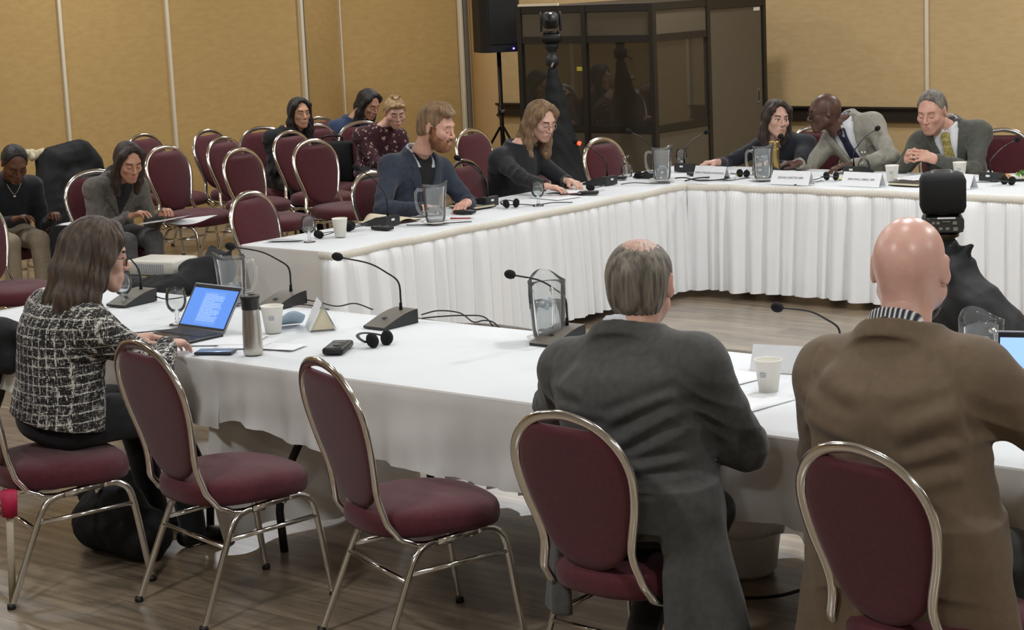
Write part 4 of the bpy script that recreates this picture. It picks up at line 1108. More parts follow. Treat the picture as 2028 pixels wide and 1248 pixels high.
def bun(G):
    hair_cap(G, .007, hairline=-.016, rnd_=.022, nape=-.08, ear=True); G.el((0, -.13, -.02), (.035, .035, .035), k=.02)
def straight(long=.24, vol=.03):
    def f(G):
        hair_cap(G, .012, hairline=-.009, rnd_=.020, nape=-.12, ear=False, volume=.004)
        for q in (-1, 1):
            lock(G, [(.026*q, .038, .110), (.066*q, .04, .07), (.078*q, .01, .0), (.082*q, -.0, -.08), (.082*q, .01, -.15), (.07*q, .03, -long)], [.016, .020, .024, vol, vol, vol*.7], k=.025)
        lock(G, [(0, -.09, .02), (0, -.10, -.08), (0, -.095, -.18)], [.045, .045, .03], k=.03)
    return f
khaki = suit('khaki_cotton', '8a7d68', '958873'); gj = suit('grey_tweed_blazer', '5a5650', '6b665f', 300)
pA = sitter('woman in black sweater and khaki trousers with a silver pendant, head bent over her lap', (-3.86, -2.58, .55), (-3.68, -2.62, .95), (-3.493, -2.711, 1.055), 108, 112, 38, .98, SKD2, bun, H_black,
       suit('black_sweater', '15151a', '1c1c20'), khaki, (-3.55, -2.72, .68), (-3.42, -2.50, .68), .53, lip=M_lipd)
nm = MB(); N0 = pA.neck-pA.o
def onchest(u, t):
    P = pA.pel+pA.ax*t*pA.L+pA.side*u; K = np.array(pA.keys(.014)); b = np.interp(t, K[:, 0], K[:, 2]); a = np.interp(t, K[:, 0], K[:, 1]); c = np.interp(t, K[:, 0], K[:, 3])
    return tuple(P+pA.front*(c+b*(1-(abs(u)/a)**2.3)**(1/2.3)+.004)-pA.o)
obj('necklace', nm.tube([onchest(u, .98-.16*(1-(abs(u)/.05)**1.3)) for u in (-.05, -.035, -.02, 0, .02, .035, .05)], .0022, 6), M_steel, pA.root)
obj('pendant', MB().lathe([(.001, -.012), (.010, -.006), (.012, 0), (.009, .006), (.001, .01)], 12, c=onchest(0, .80)), M_steel, pA.root)
pB = sitter('woman in a grey blazer and dark scarf reading loose papers on her lap', (-3.08, -2.32, .55), (-2.92, -2.33, .95), (-2.685, -2.419, 1.06), 100, 106, 26, .98, SK3, straight(.22), H_dark,
       gj, suit('grey_trousers', '4b4a4b', '555455'), (-2.72, -2.42, .70), (-2.62, -2.22, .70), .54, gname='jacket', vneck=(.4, .09, .014), lapel=1, collar=(.07, .014, .006, .5))
pB.garment('scarf', suit('charcoal_scarf', '232225', '2c2b2e'), g=.006, sleeves=False, keys=[k for k in pB.keys(.004) if k[0] > .3], wr=(.006, 20), collar=(.066, .02, .012, 0))
sitter('woman in black with long dark hair sitting alone by the partition', (-4.52, .72, .55), (-4.44, .73, .96), (-4.35, .769, 1.09), 108, 108, 6, .97, SKA, straight(.31, .038), H_black,
       suit('black_knit_top', '131316', '18181b'), suit('black_trousers', '121214', '161618'), (-4.2, .55, .74), (-4.18, .72, .70), .53, lids=0)
sitter('woman in a blue jacket with long dark hair looking down', (-4.72, 1.62, .55), (-4.58, 1.63, .96), (-4.42, 1.673, 1.09), 100, 92, 30, .97, SK3, straight(.29, .036), H_black,
       suit('blue_jacket', '26344f', '2c3c5b'), suit('dark_trousers_b', '17181c', '1d1e22'), (-4.25, 1.5, .72), (-4.2, 1.7, .72), .53, gname='jacket', g=.018)
def blond(G):
    hair_cap(G, .012, hairline=-.004, nape=-.07); 
    for i in range(9):
        a = i*.7; G.rc((.02*math.cos(a), -.02+.02*math.sin(a), .115), (.045*math.cos(a), -.015+.045*math.sin(a), .150+.012*math.sin(i*2)), .010, .004, k=.01)
    lock(G, [(-.05, .07, .085), (0, .085, .10), (.05, .07, .085)], [.012, .018, .012])
def floral():
    m = suit('floral_print', '3a1822', '3a1822'); nt = m.node_tree; b = nt.nodes['Principled BSDF']
    tc = nt.nodes.new('ShaderNodeTexCoord'); v = nt.nodes.new('ShaderNodeTexVoronoi'); v.inputs['Scale'].default_value = 24; r = nt.nodes.new('ShaderNodeValToRGB')
    r.color_ramp.elements[0].position = .20; r.color_ramp.elements[0].color = rgb('c7a89a'); r.color_ramp.elements[1].position = .28; r.color_ramp.elements[1].color = rgb('3a1822')
    n = nt.nodes.new('ShaderNodeTexNoise'); n.inputs['Scale'].default_value = 30; mx = nt.nodes.new('ShaderNodeVectorMath'); mx.operation = 'MULTIPLY_ADD'; mx.inputs[1].default_value = (.05, .05, .05)
    nt.links.new(n.outputs['Color'], mx.inputs[0]); nt.links.new(tc.outputs['Object'], mx.inputs[2]); nt.links.new(mx.outputs[0], v.inputs['Vector']); nt.links.new(v.outputs['Distance'], r.inputs[0])
    for l in list(b.inputs['Base Color'].links): nt.links.remove(l)
    nt.links.new(r.outputs[0], b.inputs['Base Color']); return m
sitter('blond woman in a maroon floral blouse looking down beside the woman in blue', (-3.98, 1.25, .55), (-3.88, 1.24, .94), (-3.739, 1.262, 1.06), 118, 122, 22, .98, SK2, blond, H_blond,
       floral(), suit('dark_trousers_c', '17181c', '1d1e22'), (-3.55, 1.1, .72), (-3.5, 1.3, .72), .53, fat=.008, g=.02)

# --- woman in tweed with the laptop
def tweed():
    m = bpy.data.materials.new('black_white_tweed'); m.use_nodes = True; nt = m.node_tree; N = nt.nodes; L = nt.links; b = N['Principled BSDF']; b.inputs['Roughness'].default_value = .95
    tc = N.new('ShaderNodeTexCoord')
    def wave(direction, scale, lo, hi, dist=4):
        w = N.new('ShaderNodeTexWave'); w.bands_direction = direction; w.inputs['Scale'].default_value = scale; w.inputs['Distortion'].default_value = dist; w.inputs['Detail'].default_value = 3; w.inputs['Detail Scale'].default_value = 6
        L.new(tc.outputs['Object'], w.inputs['Vector']); r = N.new('ShaderNodeValToRGB'); r.color_ramp.elements[0].position = lo; r.color_ramp.elements[1].position = hi
        r.color_ramp.elements[0].color = (0, 0, 0, 1); r.color_ramp.elements[1].color = (1, 1, 1, 1); L.new(w.outputs['Fac'], r.inputs[0]); return r
    def mth(op, a, c): 
        q = N.new('ShaderNodeMath'); q.operation = op; L.new(a, q.inputs[0]); (L.new(c, q.inputs[1]) if not isinstance(c, float) else setattr(q.inputs[1], 'default_value', c)); return q.outputs[0]
    big = mth('MAXIMUM', wave('Z', 9, .86, .97, .9).outputs[0], wave('X', 9, .86, .97, .9).outputs[0])
    n1 = N.new('ShaderNodeTexNoise'); n1.inputs['Scale'].default_value = 210; n1.inputs['Detail'].default_value = 1
    mp = N.new('ShaderNodeMapping'); mp.inputs['Scale'].default_value = (1, 1, .22); L.new(tc.outputs['Object'], mp.inputs[0]); L.new(mp.outputs[0], n1.inputs['Vector'])
    n2 = N.new('ShaderNodeTexNoise'); n2.inputs['Scale'].default_value = 180; n2.inputs['Detail'].default_value = 1
    mp2 = N.new('ShaderNodeMapping'); mp2.inputs['Scale'].default_value = (.25, .25, 2.2); L.new(tc.outputs['Object'], mp2.inputs[0]); L.new(mp2.outputs[0], n2.inputs['Vector'])
    fine = mth('MAXIMUM', n1.outputs['Fac'], n2.outputs['Fac']); s = mth('ADD', fine, mth('MULTIPLY', big, .14))
    n3 = N.new('ShaderNodeTexNoise'); n3.inputs['Scale'].default_value = 14; L.new(tc.outputs['Object'], n3.inputs['Vector']); s = mth('ADD', s, mth('MULTIPLY', n3.outputs['Fac'], .22))
    r = N.new('ShaderNodeValToRGB'); e = r.color_ramp.elements; e[0].position = .66; e[0].color = rgb('1c1b1c'); e[1].position = .84; e[1].color = rgb('d5d2c8'); q = r.color_ramp.elements.new(.75); q.color = rgb('5d5955')
    L.new(s, r.inputs[0]); L.new(r.outputs[0], b.inputs['Base Color'])
    bp = N.new('ShaderNodeBump'); bp.inputs['Strength'].default_value = .6; bp.inputs['Distance'].default_value = .002; L.new(s, bp.inputs['Height']); L.new(bp.outputs[0], b.inputs['Normal'])
    return m
p = Person('woman in a black and white tweed jacket typing on the open laptop', (1.36, -6.17, .60), (1.41, -6.10, 1.05), (1.479, -6.02, 1.195), 12, 30, 14, s=1.04, sh=.185, male=0, h=.0065, hh=.0042)
p.arm(1, (1.47, -5.72, .80), (1.85, -6.2, .78), curl=.45, fdir=(-.25, 1, .0)); p.arm(-1, (1.24, -5.70, .80), (1.0, -6.1, .7), curl=.45, fdir=(.15, 1, .05))
p.leg(1, (1.5, -5.75, .55), (1.52, -5.7, .08)); p.leg(-1, (1.25, -5.75, .55), (1.25, -5.65, .08))
p.body(six(SK2), lids=0)
tw = tweed()
p.garment('jacket', tw, g=.022, wr=(.006, 12), seed=71, collar=(.07, .010, .006, 0), keys=[k for k in p.keys(.024, hip=1.06, waist=1.08) if k[0] > -.05], creases=[(p.S[1]+V3(-.035, -.09, .06), p.S[1]+V3(-.035, -.08, -.13), .004, .008)])
p.trousers(suit('black_skirt', '0f1012', '141517'), r=(.10, .075, .065, .05), hipk=1.0); p.shoes(M_darkshoe)
def hh(G):
    hair_cap(G, .016, hairline=0, nape=-.16, ear=False, volume=.006)
    for q in (-1, 1):
        lock(G, [(.03*q, .04, .112), (.066*q, .045, .07), (.082*q, .02, .0), (.086*q, .0, -.08), (.09*q, -.02, -.15), (.085*q, -.05, -.22)], [.016, .022, .026, .032, .036, .022], k=.025)
        lock(G, [(.05*q, -.07, .04), (.07*q, -.085, -.06), (.085*q, -.10, -.16), (.10*q, -.12, -.25)], [.036, .042, .042, .02], k=.03)
    lock(G, [(0, -.10, .03), (0, -.11, -.08), (0, -.12, -.18), (-.02, -.13, -.25)], [.045, .048, .042, .022], k=.03)
p.hair(H_brown, hh, h=.0045, groove=(.0042, 44), lo=(-.16, -.20, -.32), hi=(.16, .13, .16))
p.glasses(M_black)

# --- man in the dark grey suit, from behind
p = Person('balding grey haired man in a dark charcoal suit, seen from behind', (3.99, -6.10, .61), (3.93, -6.06, 1.10), (3.935, -6.0, 1.25), -4, -22, 6, s=1.12, sh=.205, h=.0062, hh=.0038)
p.arm(1, (4.02, -5.74, .82), (4.40, -5.86, .45), curl=.6, fdir=(-.6, .8, 0), l1=.265, l2=.235); p.arm(-1, (3.76, -5.72, .82), (3.2, -6.0, .78), curl=.6, fdir=(.6, .8, 0))
p.leg(1, (3.99, -5.74, .51), (3.97, -5.98, .08)); p.leg(-1, (3.86, -5.74, .51), (3.86, -5.98, .08))
p.body(six(SK1), jaw=1.05)
ch = suit('charcoal_suit', '42413e', '4b4a47', 420)
S = p.S; B = p.pel
def open_skirt(B, a0, a1, b0, b1, zb, gap, k1=9, back=.20):
    def tails(G, p):
        zt = B[2]+.10
        def f(X, Y, Z):
            x, y, z = X-B[0], Y-B[1]+.02, Z; u = np.clip((zt-z)/(zt-zb), 0, 1); an = np.arctan2(y, x)
            w = 1+.035*u*np.sin(an*k1+1)+.02*u*np.sin(an*k1*2.3); a = (a0+(a1-a0)*u)*w; b = (b0+(b1-b0)*u)*w
            r = np.sqrt((x/a)**2+(y/b)**2); d = np.abs((r-1)*np.minimum(a, b))-.011
            d = np.maximum(d, np.maximum(z-zt, zb+.02*np.sin(an*5)-z)); d = np.maximum(d, y-back)
            return np.maximum(d, np.where((z < zt-.13) | (y > 0), np.where(y > 0, .17, gap)-np.abs(x), -1))
        G.fn(f, B+V3(-.42, -.40, zb-B[2]-.03), B+V3(.42, .3, .16), .045)
    return tails
tails = open_skirt(B, .235, .325, .16, .145, .29, .17)
cr = [((0, .88), (0, .05), .003, .006), ((.185, .96), (.205, .62), .004, .006), ((-.185, .96), (-.205, .62), .004, .006),
      ((.20, .74), (.0, .60), .010, .016), ((.20, .66), (-.02, .44), .012, .018), ((.21, .55), (.02, .33), .009, .015), ((-.20, .72), (-.05, .64), .008, .015), ((-.18, .60), (.02, .52), .006, .014),
      ((.20, .36), (-.04, .28), .011, .013), ((.21, .25), (-.02, .19), .010, .012), ((.16, .13), (-.06, .12), .007, .012), ((-.1, .93), (-.16, .8), .006, .02), ((.1, .93), (.15, .82), .006, .02)]
p.garment('jacket', ch, g=.020, arm=(.066, .058, .056, .046), wr=(.010, 10), seed=83, pad=.012, collar=(.080, .022, .009, .5), keys=p.keys(.024, waist=1.12, hip=1.08, chest=1.06), extra=tails, back2d=cr, tail=[B+V3(.3, 0, -.36), B+V3(-.3, 0, -.36)])
p.garment('shirt', suit('white_shirt_c', 'dcdde0', 'e4e5e8'), g=.004, sleeves=False, keys=[k for k in p.keys(.004) if k[0] > .9], collar=(.064, .042, .004, .5), wr=(.0005, 10), ktorso=.02)
p.trousers(suit('charcoal_trousers', '22211f', '282725'), r=(.082, .062, .06, .05)); p.shoes(M_darkshoe)
def hh(G):
    hair_cap(G, .008, hairline=-.004, nape=-.076, volume=-.008); G.el((0, -.05, -.03), (.068, .062, .07), k=.02)
H_g2 = hair_mat('grey_brown', '4a433a', '857c6e'); H_thin = mat('thin_hair_over_scalp', 'c79f8e', .5, bump=.3, bscale=200, col2='a58878', cscale=60)
def crown(c):
    d = np.linalg.norm((c-V3(.008, -.045, .115))/V3(1.0, 1.15, 1), axis=1)+.004*np.sin(c[:, 0]*330+3*np.sin(c[:, 1]*90))+.003*np.sin(c[:, 0]*900)
    return (d < .047).astype(int)
p.hair(H_g2, hh, groove=(.0014, 66), h=.0036, mats=[H_g2, H_thin], paint=crown)

# --- bald man in brown
p = Person('bald bearded man in a brown blazer and checked collar seen from behind', (4.86, -6.12, .63), (4.82, -6.08, 1.175), (4.81, -6.0, 1.352), -2, -16, 4, s=1.17, sh=.180, h=.0062, hh=.0038)
p.arm(1, (5.12, -5.62, .83), (5.5, -6.1, .8), curl=.6); p.arm(-1, (4.62, -5.64, .83), (4.35, -6.1, .7), curl=.6)
p.leg(1, (4.96, -5.72, .52), (4.96, -5.9, .08)); p.leg(-1, (4.76, -5.72, .52), (4.76, -5.9, .08))
p.body(six(skin_mat('bald_pink', 'e0b3a2', 'd8a898', .33), beard=H_dark), jaw=1.05, fat=.003)
br = suit('brown_wool', '675643', '6c5b47', 420)
S = p.S; B = p.pel
tails = open_skirt(B, .25, .34, .15, .085, .20, -1)
cr = [((0, .88), (0, .05), .003, .006), ((.175, .97), (.20, .55), .004, .006), ((-.175, .97), (-.20, .55), .004, .006),
      ((-.19, .84), (-.02, .66), .008, .024), ((.19, .80), (.03, .66), .009, .024), ((-.20, .60), (-.05, .50), .009, .018), ((.20, .62), (.05, .50), .008, .02), ((.20, .48), (-.04, .36), .009, .022), ((-.12, .96), (-.17, .82), .006, .02), ((.11, .96), (.16, .82), .006, .02)]
p.garment('jacket', br, g=.022, arm=(.070, .062, .060, .048), wr=(.011, 9), seed=95, pad=.012, collar=(.082, .026, .010, .5), keys=p.keys(.026, waist=1.14, hip=1.1, chest=1.06), extra=tails, back2d=cr, tail=[B+V3(.3, 0, -.28), B+V3(-.3, 0, -.28)])
def check():
    m = bpy.data.materials.new('checked_shirt'); m.use_nodes = True; nt = m.node_tree; b = nt.nodes['Principled BSDF']; b.inputs['Roughness'].default_value = .8
    tc = nt.nodes.new('ShaderNodeTexCoord'); w = nt.nodes.new('ShaderNodeTexWave'); w.bands_direction = 'X'; w.inputs['Scale'].default_value = 26; nt.links.new(tc.outputs['Object'], w.inputs['Vector'])
    w2 = nt.nodes.new('ShaderNodeTexWave'); w2.bands_direction = 'Z'; w2.inputs['Scale'].default_value = 22; nt.links.new(tc.outputs['Object'], w2.inputs['Vector'])
    ad = nt.nodes.new('ShaderNodeMath'); nt.links.new(w.outputs['Fac'], ad.inputs[0]); ad.inputs[1].default_value = .45
    r = nt.nodes.new('ShaderNodeValToRGB'); r.color_ramp.interpolation = 'CONSTANT'; e = r.color_ramp.elements; e[0].color = rgb('2b2f38'); e[1].position = .62; e[1].color = rgb('e3dfda'); q = e.new(.42); q.color = rgb('7d7f86')
    mu = nt.nodes.new('ShaderNodeMath'); mu.operation = 'MULTIPLY'; mu.inputs[1].default_value = .5; nt.links.new(ad.outputs[0], mu.inputs[0]); nt.links.new(mu.outputs[0], r.inputs[0]); nt.links.new(r.outputs[0], b.inputs['Base Color']); return m
p.garment('shirt', check(), g=.004, sleeves=False, keys=[k for k in p.keys(.004) if k[0] > .9], collar=(.067, .052, .005, .6), wr=(.0005, 10), ktorso=.02)
p.trousers(suit('dark_trousers_d', '1c1a18', '22201e'), r=(.082, .062, .06, .05)); p.shoes(M_darkshoe)
p.hair(H_dark, fb, groove=(.0015, 60), lo=(-.12, -.05, -.18), hi=(.12, .15, .03), name='beard')
# ------------------------------------------------------------------ table-top and room objects
TZ = .7515
def text(name, s, size, m, parent, M, align='CENTER'):
    c = bpy.data.curves.new(name, 'FONT'); c.body = s; c.size = size; c.align_x = align; c.align_y = 'CENTER'; c.extrude = .0002; c.materials.append(m)
    tmp = bpy.data.objects.new(name, c); C.objects.link(tmp); bpy.context.view_layer.update()
    me = bpy.data.meshes.new_from_object(tmp.evaluated_get(bpy.context.evaluated_depsgraph_get())); bpy.data.objects.remove(tmp)
    o = bpy.data.objects.new(name, me); C.objects.link(o); o.parent = parent; o.matrix_local = M; return o

# ---- conference microphone unit (local -Y towards the speaker)
def mic(label, x, y, th, reach, h, group='conference microphones on the tables', lit=False, color=None, z=TZ):
    t = thing('conference_microphone', label, 'microphone', (x, y, z), th+180, group)   # +Y of the unit points back at the user side reversed below
    t.rotation_euler = (0, 0, -math.radians(th))
    mb = MB(); L, W = .20, .12; n = 12; vs = []; 
    for i in range(n+1):
        u = i/n; yy = -L/2+L*u; zz = .010+.048*math.sin(u*PI/2)**1.1; vs += [(-W/2, yy, 0), (-W/2, yy, zz), (W/2, yy, zz), (W/2, yy, 0)]
    top = []; side = []
    for i in range(n):
        a = i*4; b = a+4; top.append((a+1, a+2, b+2, b+1)); side += [(a, a+1, b+1, b), (a+2, a+3, b+3, b+2), (a+3, a, b, b+3)]
    side += [(0, 3, 2, 1), (n*4, n*4+1, n*4+2, n*4+3)]
    mb.add(vs, top, 0, False); mb.f += [list(f) for f in side]; mb.mi += [1]*len(side); mb.sm += [False]*len(side)
    o = obj('microphone_base', mb, [color or M_grey, M_greyside], t)
    obj('button', MB().box((.0, -.035, .038), (.022, .016, .004), rot=rx(14), bev=.002), M_greyside, o)
    obj('display', MB().box((0, .1015, .036), (.026, .002, .012)), M_paper, o)
    r = .0045; P = [(0, .062, .055), (0, .064, .10), (0, .055, .055+h*.42), (0, .062-reach*.22, .055+h*.60), (0, .062-reach*.5, .055+h*.78), (0, .062-reach*.93, .045+h*.97)]
    obj('microphone_collar', MB().tube([P[0], (0, .063, .085)], [.0075, .006], 10), M_blackm2, t)
    obj('gooseneck', MB().tube(P, [.0045, .004, .0035, .0035], 8, smoothpath=6), M_black, t)
    d = Vector(P[-1])-Vector(P[-2]); d.normalize(); q = Vector((0, 0, 1)).rotation_difference(d).to_matrix().to_4x4()
    e = Vector(P[-1])
    obj('microphone_head', MB().lathe([(.001, -.004), (.008, .0), (.015, .010), (.0175, .022), (.0165, .036), (.011, .047), (.001, .052)], 16, c=e, rot=q), M_blackm2, t)
    if lit: obj('light_ring', MB().lathe([(.006, -.014), (.0125, -.010), (.0135, -.002), (.0125, .006), (.006, .008)], 16, c=e, rot=q), emit('red_light_ring', 'ff2a18', 9), t)
    return t
M_mb = mat('mic_base_black', '1c1c1b', .45)
def root(x, y, th):   # gooseneck root -> unit centre
    t = math.radians(th); return x-math.sin(t)*.062, y-math.cos(t)*.062
for (lab, x, y, th, r, h, c) in [
    ('grey desk microphone half hidden behind the hair of the woman in tweed', .30, -4.86, -4, .16, .22, None),
    ('grey desk microphone behind the white paper cup and steel tumbler', 1.01, -4.60, 0, .34, .26, None),
    ('grey desk microphone on the bare cloth with cables behind it', 1.80, -4.74, 2, .34, .28, None),
    ('grey desk microphone rising beside the pitcher left of the grey suited man', 2.653, -4.72, 0, .33, .26, None),
    ('grey desk microphone between the grey suited man and the bald man', 3.90, -4.80, 2, .38, .25, None),
    ('grey desk microphone at the right picture edge before the bald man', 4.80, -4.80, 2, .38, .27, None),
    ('black desk microphone beside the paper cup on the left wing table', -.438, -2.406, 90, .22, .28, M_mb),
    ('black desk microphone right of the bearded man', -.474, -1.469, 90, .22, .24, M_mb),
    ('black desk microphone behind the pitcher at the inner corner, leaning left', -.352, .167, 90, .22, .26, M_mb),
    ('black desk microphone behind the pitcher at the inner corner, leaning right', -.40, .56, 180, .28, .20, M_mb),
    ('black desk microphone in front of the woman in navy', .26, .52, 180, .22, .19, M_mb),
    ('black desk microphone in front of the man in light grey', .844, .70, 180, .32, .23, M_mb),
    ('black desk microphone at the right end beside the plate of food', 1.848, .62, 180, .38, .18, M_mb)]:
    X, Y = root(x, y, th); mic(lab, X, Y, th, r, h, color=c)
X, Y = root(-.435, -.287, 90); mic('black desk microphone with a glowing red ring before the woman in glasses', X, Y, 90, .24, .23, lit=True, color=M_mb)

def cable(label, pts, r=.003, m=None, group='black cables on the tables', name='cable'):
    c = Vector(pts[0]); o = obj(name, MB().tube([Vector(p)-c for p in pts], r, 7, smoothpath=6), m or M_black); o.location = c
    return tag(o, label, 'cable', group)
Z = TZ+.004
cable('two-looped black cable running from the bare-cloth microphone', [(1.84, -4.66, Z+.02), (1.90, -4.62, Z+.035), (2.0, -4.60, Z+.03), (2.08, -4.61, Z), (2.14, -4.615, Z+.012), (2.20, -4.615, Z+.005), (2.26, -4.60, Z-.06)])
cable('lower black cable behind the bare-cloth microphone', [(1.86, -4.68, Z+.01), (1.95, -4.665, Z+.022), (2.05, -4.63, Z+.028), (2.14, -4.60, Z+.02), (2.2, -4.59, Z-.06)])
cable('upper black cable arching behind the paper tent', [(1.10, -4.60, Z+.02), (1.2, -4.62, Z+.02), (1.32, -4.63, Z+.012), (1.42, -4.62, Z+.03), (1.52, -4.615, Z+.01)])
cable('lower black cable behind the paper tent', [(1.12, -4.66, Z+.01), (1.2, -4.665, Z+.012), (1.3, -4.66, Z)])
cable('black cable from the microphone behind the woman in tweed', [(.34, -4.83, Z+.02), (.42, -4.80, Z+.005), (.52, -4.70, Z+.02), (.62, -4.65, Z+.02), (.74, -4.63, Z+.01)])
cable('thin black charging cord running to the open laptop', [(.86, -5.52, Z), (.93, -5.44, Z), (1.0, -5.33, Z), (1.04, -5.22, Z), (1.06, -5.1, Z)], .0025)
cable('black cable beside the paper cup on the left wing table', [(-.32, -2.38, Z), (-.24, -2.34, Z), (-.14, -2.22, Z), (-.05, -2.12, Z)])
cable('black cable right of the bearded man with a short spur', [(-.36, -1.46, Z), (-.26, -1.44, Z+.01), (-.18, -1.36, Z), (-.1, -1.3, Z+.01), (-.04, -1.18, Z)])
cable('black cable from the red-lit microphone', [(-.33, -.28, Z), (-.24, -.26, Z+.012), (-.14, -.18, Z), (-.05, -.12, Z)])
cable('looped black cable in front of the first name card', [(-.20, .12, Z), (-.08, .10, Z+.01), (.05, .06, Z), (.18, .10, Z+.005), (.20, .20, Z+.01), (.10, .20, Z+.01), (.02, .10, Z+.012), (-.03, .02, Z)], .0045)
cable('short black cable beside the second pitcher on the far table', [(.20, .12, Z), (.26, .14, Z), (.33, .22, Z+.008), (.42, .27, Z)])
cable('pair of black leads under the headset on the far table', [(.84, .30, Z), (.83, .22, Z), (.80, .12, Z), (.79, .04, Z)])
cable('black leads in front of the rightmost microphone', [(1.80, .52, Z), (1.83, .40, Z+.01), (1.85, .24, Z), (1.80, .10, Z)])

# ---- pitcher
def pitcher(label, x, y, a, fill=.5, s=1.0, z=TZ+.012):
    t = thing('water_pitcher', label, 'pitcher', (x, y, z), a, 'clear plastic water pitchers')
    prof = [(.001, .004), (.050, .004), (.055, .012), (.0585, .04), (.062, .10), (.065, .16), (.067, .195), (.068, .210)]
    n = 48; H = .21
    def lift(k, zz):  # the rim rises into the lip on +X and into the handle on -X
        an = 2*PI*k/n; w = max(0, (zz-.15)/.05); return .026*w*max(0, math.cos(an))**3+.010*w*max(0, -math.cos(an))**2
    vs = []; outer = prof; inner = [(r-.0028 if r > .01 else r, zz if i == len(prof)-1 else zz+(.004 if i < 3 else 0)) for i, (r, zz) in enumerate(prof)][::-1]
    allp = [(r, zz, 1) for r, zz in outer]+[(r, zz, 0) for r, zz in inner]
    for r, zz, o_ in allp:
        for k in range(n):
            an = 2*PI*k/n; rr = r*(1+(.030*(1 if k % 2 else -1) if (.015 < zz < .165) else 0)); w = max(0, (zz-.15)/.06)
            rr += .011*w*max(0, math.cos(an))**5
            vs.append((rr*math.cos(an), rr*math.sin(an), zz+lift(k, zz)))
    fs = [(i*n+k, i*n+(k+1) % n, (i+1)*n+(k+1) % n, (i+1)*n+k) for i in range(len(allp)-1) for k in range(n)]
    obj('pitcher_body', MB().add(vs, fs), M_pitch, t)
    obj('handle', MB().tube([(-.066, 0, .188), (-.092, 0, .192), (-.108, 0, .165), (-.104, 0, .105), (-.086, 0, .062), (-.056, 0, .055)], .0085, 10, .006, up=(0, 1, 0), smoothpath=5), M_pitch, t)
    hw = .012+fill*.17; rw = np.interp(hw, [.0, .04, .1, .16], [.049, .054, .0575, .060])
    obj('water', MB().lathe([(.001, .0125), (.049, .0125), (.0535, .04), (rw, hw), (.001, hw)], 32), M_water, t)
    mb = MB(); rnd = random.Random(int(x*100))
    for i in range(9):
        an = rnd.uniform(0, 6.28); rr = rnd.uniform(.005, .034); mb.box((rr*math.cos(an), rr*math.sin(an), hw-rnd.uniform(-.004, .022)), (.017, .017, .015), rot=Matrix.Rotation(rnd.uniform(0, 3), 4, Vector((rnd.random(), rnd.random(), rnd.random()+.1)).normalized()), bev=.004)
    tag(obj('ice', mb, M_ice, t), kind='stuff')
    t.scale = (s, s, s)
    return t
def saucer(label, x, y, r=.085, z=TZ):
    o = obj('saucer', MB().lathe([(.001, .002), (r*.55, .002), (r*.6, .006), (r*.85, .010), (r, .016), (r, .018), (r*.84, .0125), (r*.58, .0085), (.001, .0075)], 36), M_china); o.location = (x, y, z)
    return tag(o, label, 'saucer', 'white saucers under the pitchers')
for lab, x, y, a, f, sc_, sau in [
    ('clear pitcher of water behind the open laptop screen', .77, -4.73, 130, .45, 1.0, 0),
    ('clear pitcher between the bare-cloth microphone and the grey suited man', 2.60, -4.77, -140, .72, 1.08, 'white saucer under the pitcher left of the grey suited man'),
    ('clear pitcher of ice water right of the bald man', 4.42, -4.79, -140, .78, 1.08, 0),
    ('clear ribbed pitcher in front of the bearded man', -.21, -2.25, -40, .42, 1.0, 'white saucer under the pitcher in front of the bearded man'),
    ('clear pitcher at the inner corner of the square', -.19, -.01, -40, .45, .98, 'white saucer at the inner corner of the square'),
    ('clear pitcher of water beside the gold tumbler', .44, .23, -40, .78, .98, 'white saucer beside the gold tumbler')]:
    pitcher(lab, x, y, a, f, sc_, TZ+(.009 if sau else .001))
    if sau: saucer(sau, x, y)

# ---- goblets
def goblet(label, x, y, fill=0, flip=False, z=TZ, s=1.0):
    t = thing('water_goblet', label, 'glass', (x, y, z), 0, 'stemmed water glasses')
    out = [(.033, 0), (.033, .003), (.012, .008), (.006, .016), (.009, .024), (.006, .032), (.008, .046), (.022, .052), (.034, .066), (.040, .085), (.0405, .105), (.037, .125), (.0345, .142)]
    inn = [(.0330, .142), (.0352, .125), (.0385, .105), (.038, .086), (.032, .068), (.020, .055), (.001, .051)]
    fl = rx(180) if flip else None; c = (0, 0, .142) if flip else (0, 0, 0)
    obj('goblet_body', MB().lathe([(.001, 0)]+out+inn, 32, c=c, rot=fl), M_glass, t)
    if fill: obj('water', MB().lathe([(.001, .053), (.020, .056), (.031, .069), (.037, .087), (.0373, .053+fill*.08), (.001, .053+fill*.08)], 28), M_water, t)
    t.scale = (s, s, s); return t
goblet('stemmed glass beside the open laptop', .935, -5.20, 0, s=1.1)
goblet('stemmed glass in front of the woman in tweed, close to her hair', .33, -4.99, .4, s=1.1)
goblet('stemmed glass at the bare near end of the left wing table', -.383, -3.10, .30)
goblet('stemmed glass of water in front of the woman in glasses', -.164, -1.36, .75, s=1.05)
goblet('upturned stemmed glass at the left side of the inner corner', -.60, .16, 0, True)
goblet('stemmed glass of water right of the corner pitcher', -.49, .66, .45)
goblet('upturned stemmed glass by the elbow of the man in light grey', .85, .82, 0, True)
o = thing('water_tumbler', 'straight clear tumbler at the right picture edge behind the plate', 'glass', (2.02, .86, TZ))
obj('tumbler_body', MB().lathe([(.001, 0), (.03, 0), (.034, .10), (.0325, .10), (.029, .006), (.001, .006)], 28), M_glass, o)
obj('water', MB().lathe([(.001, .0065), (.0285, .0065), (.0302, .045), (.001, .045)], 24), M_water, o)

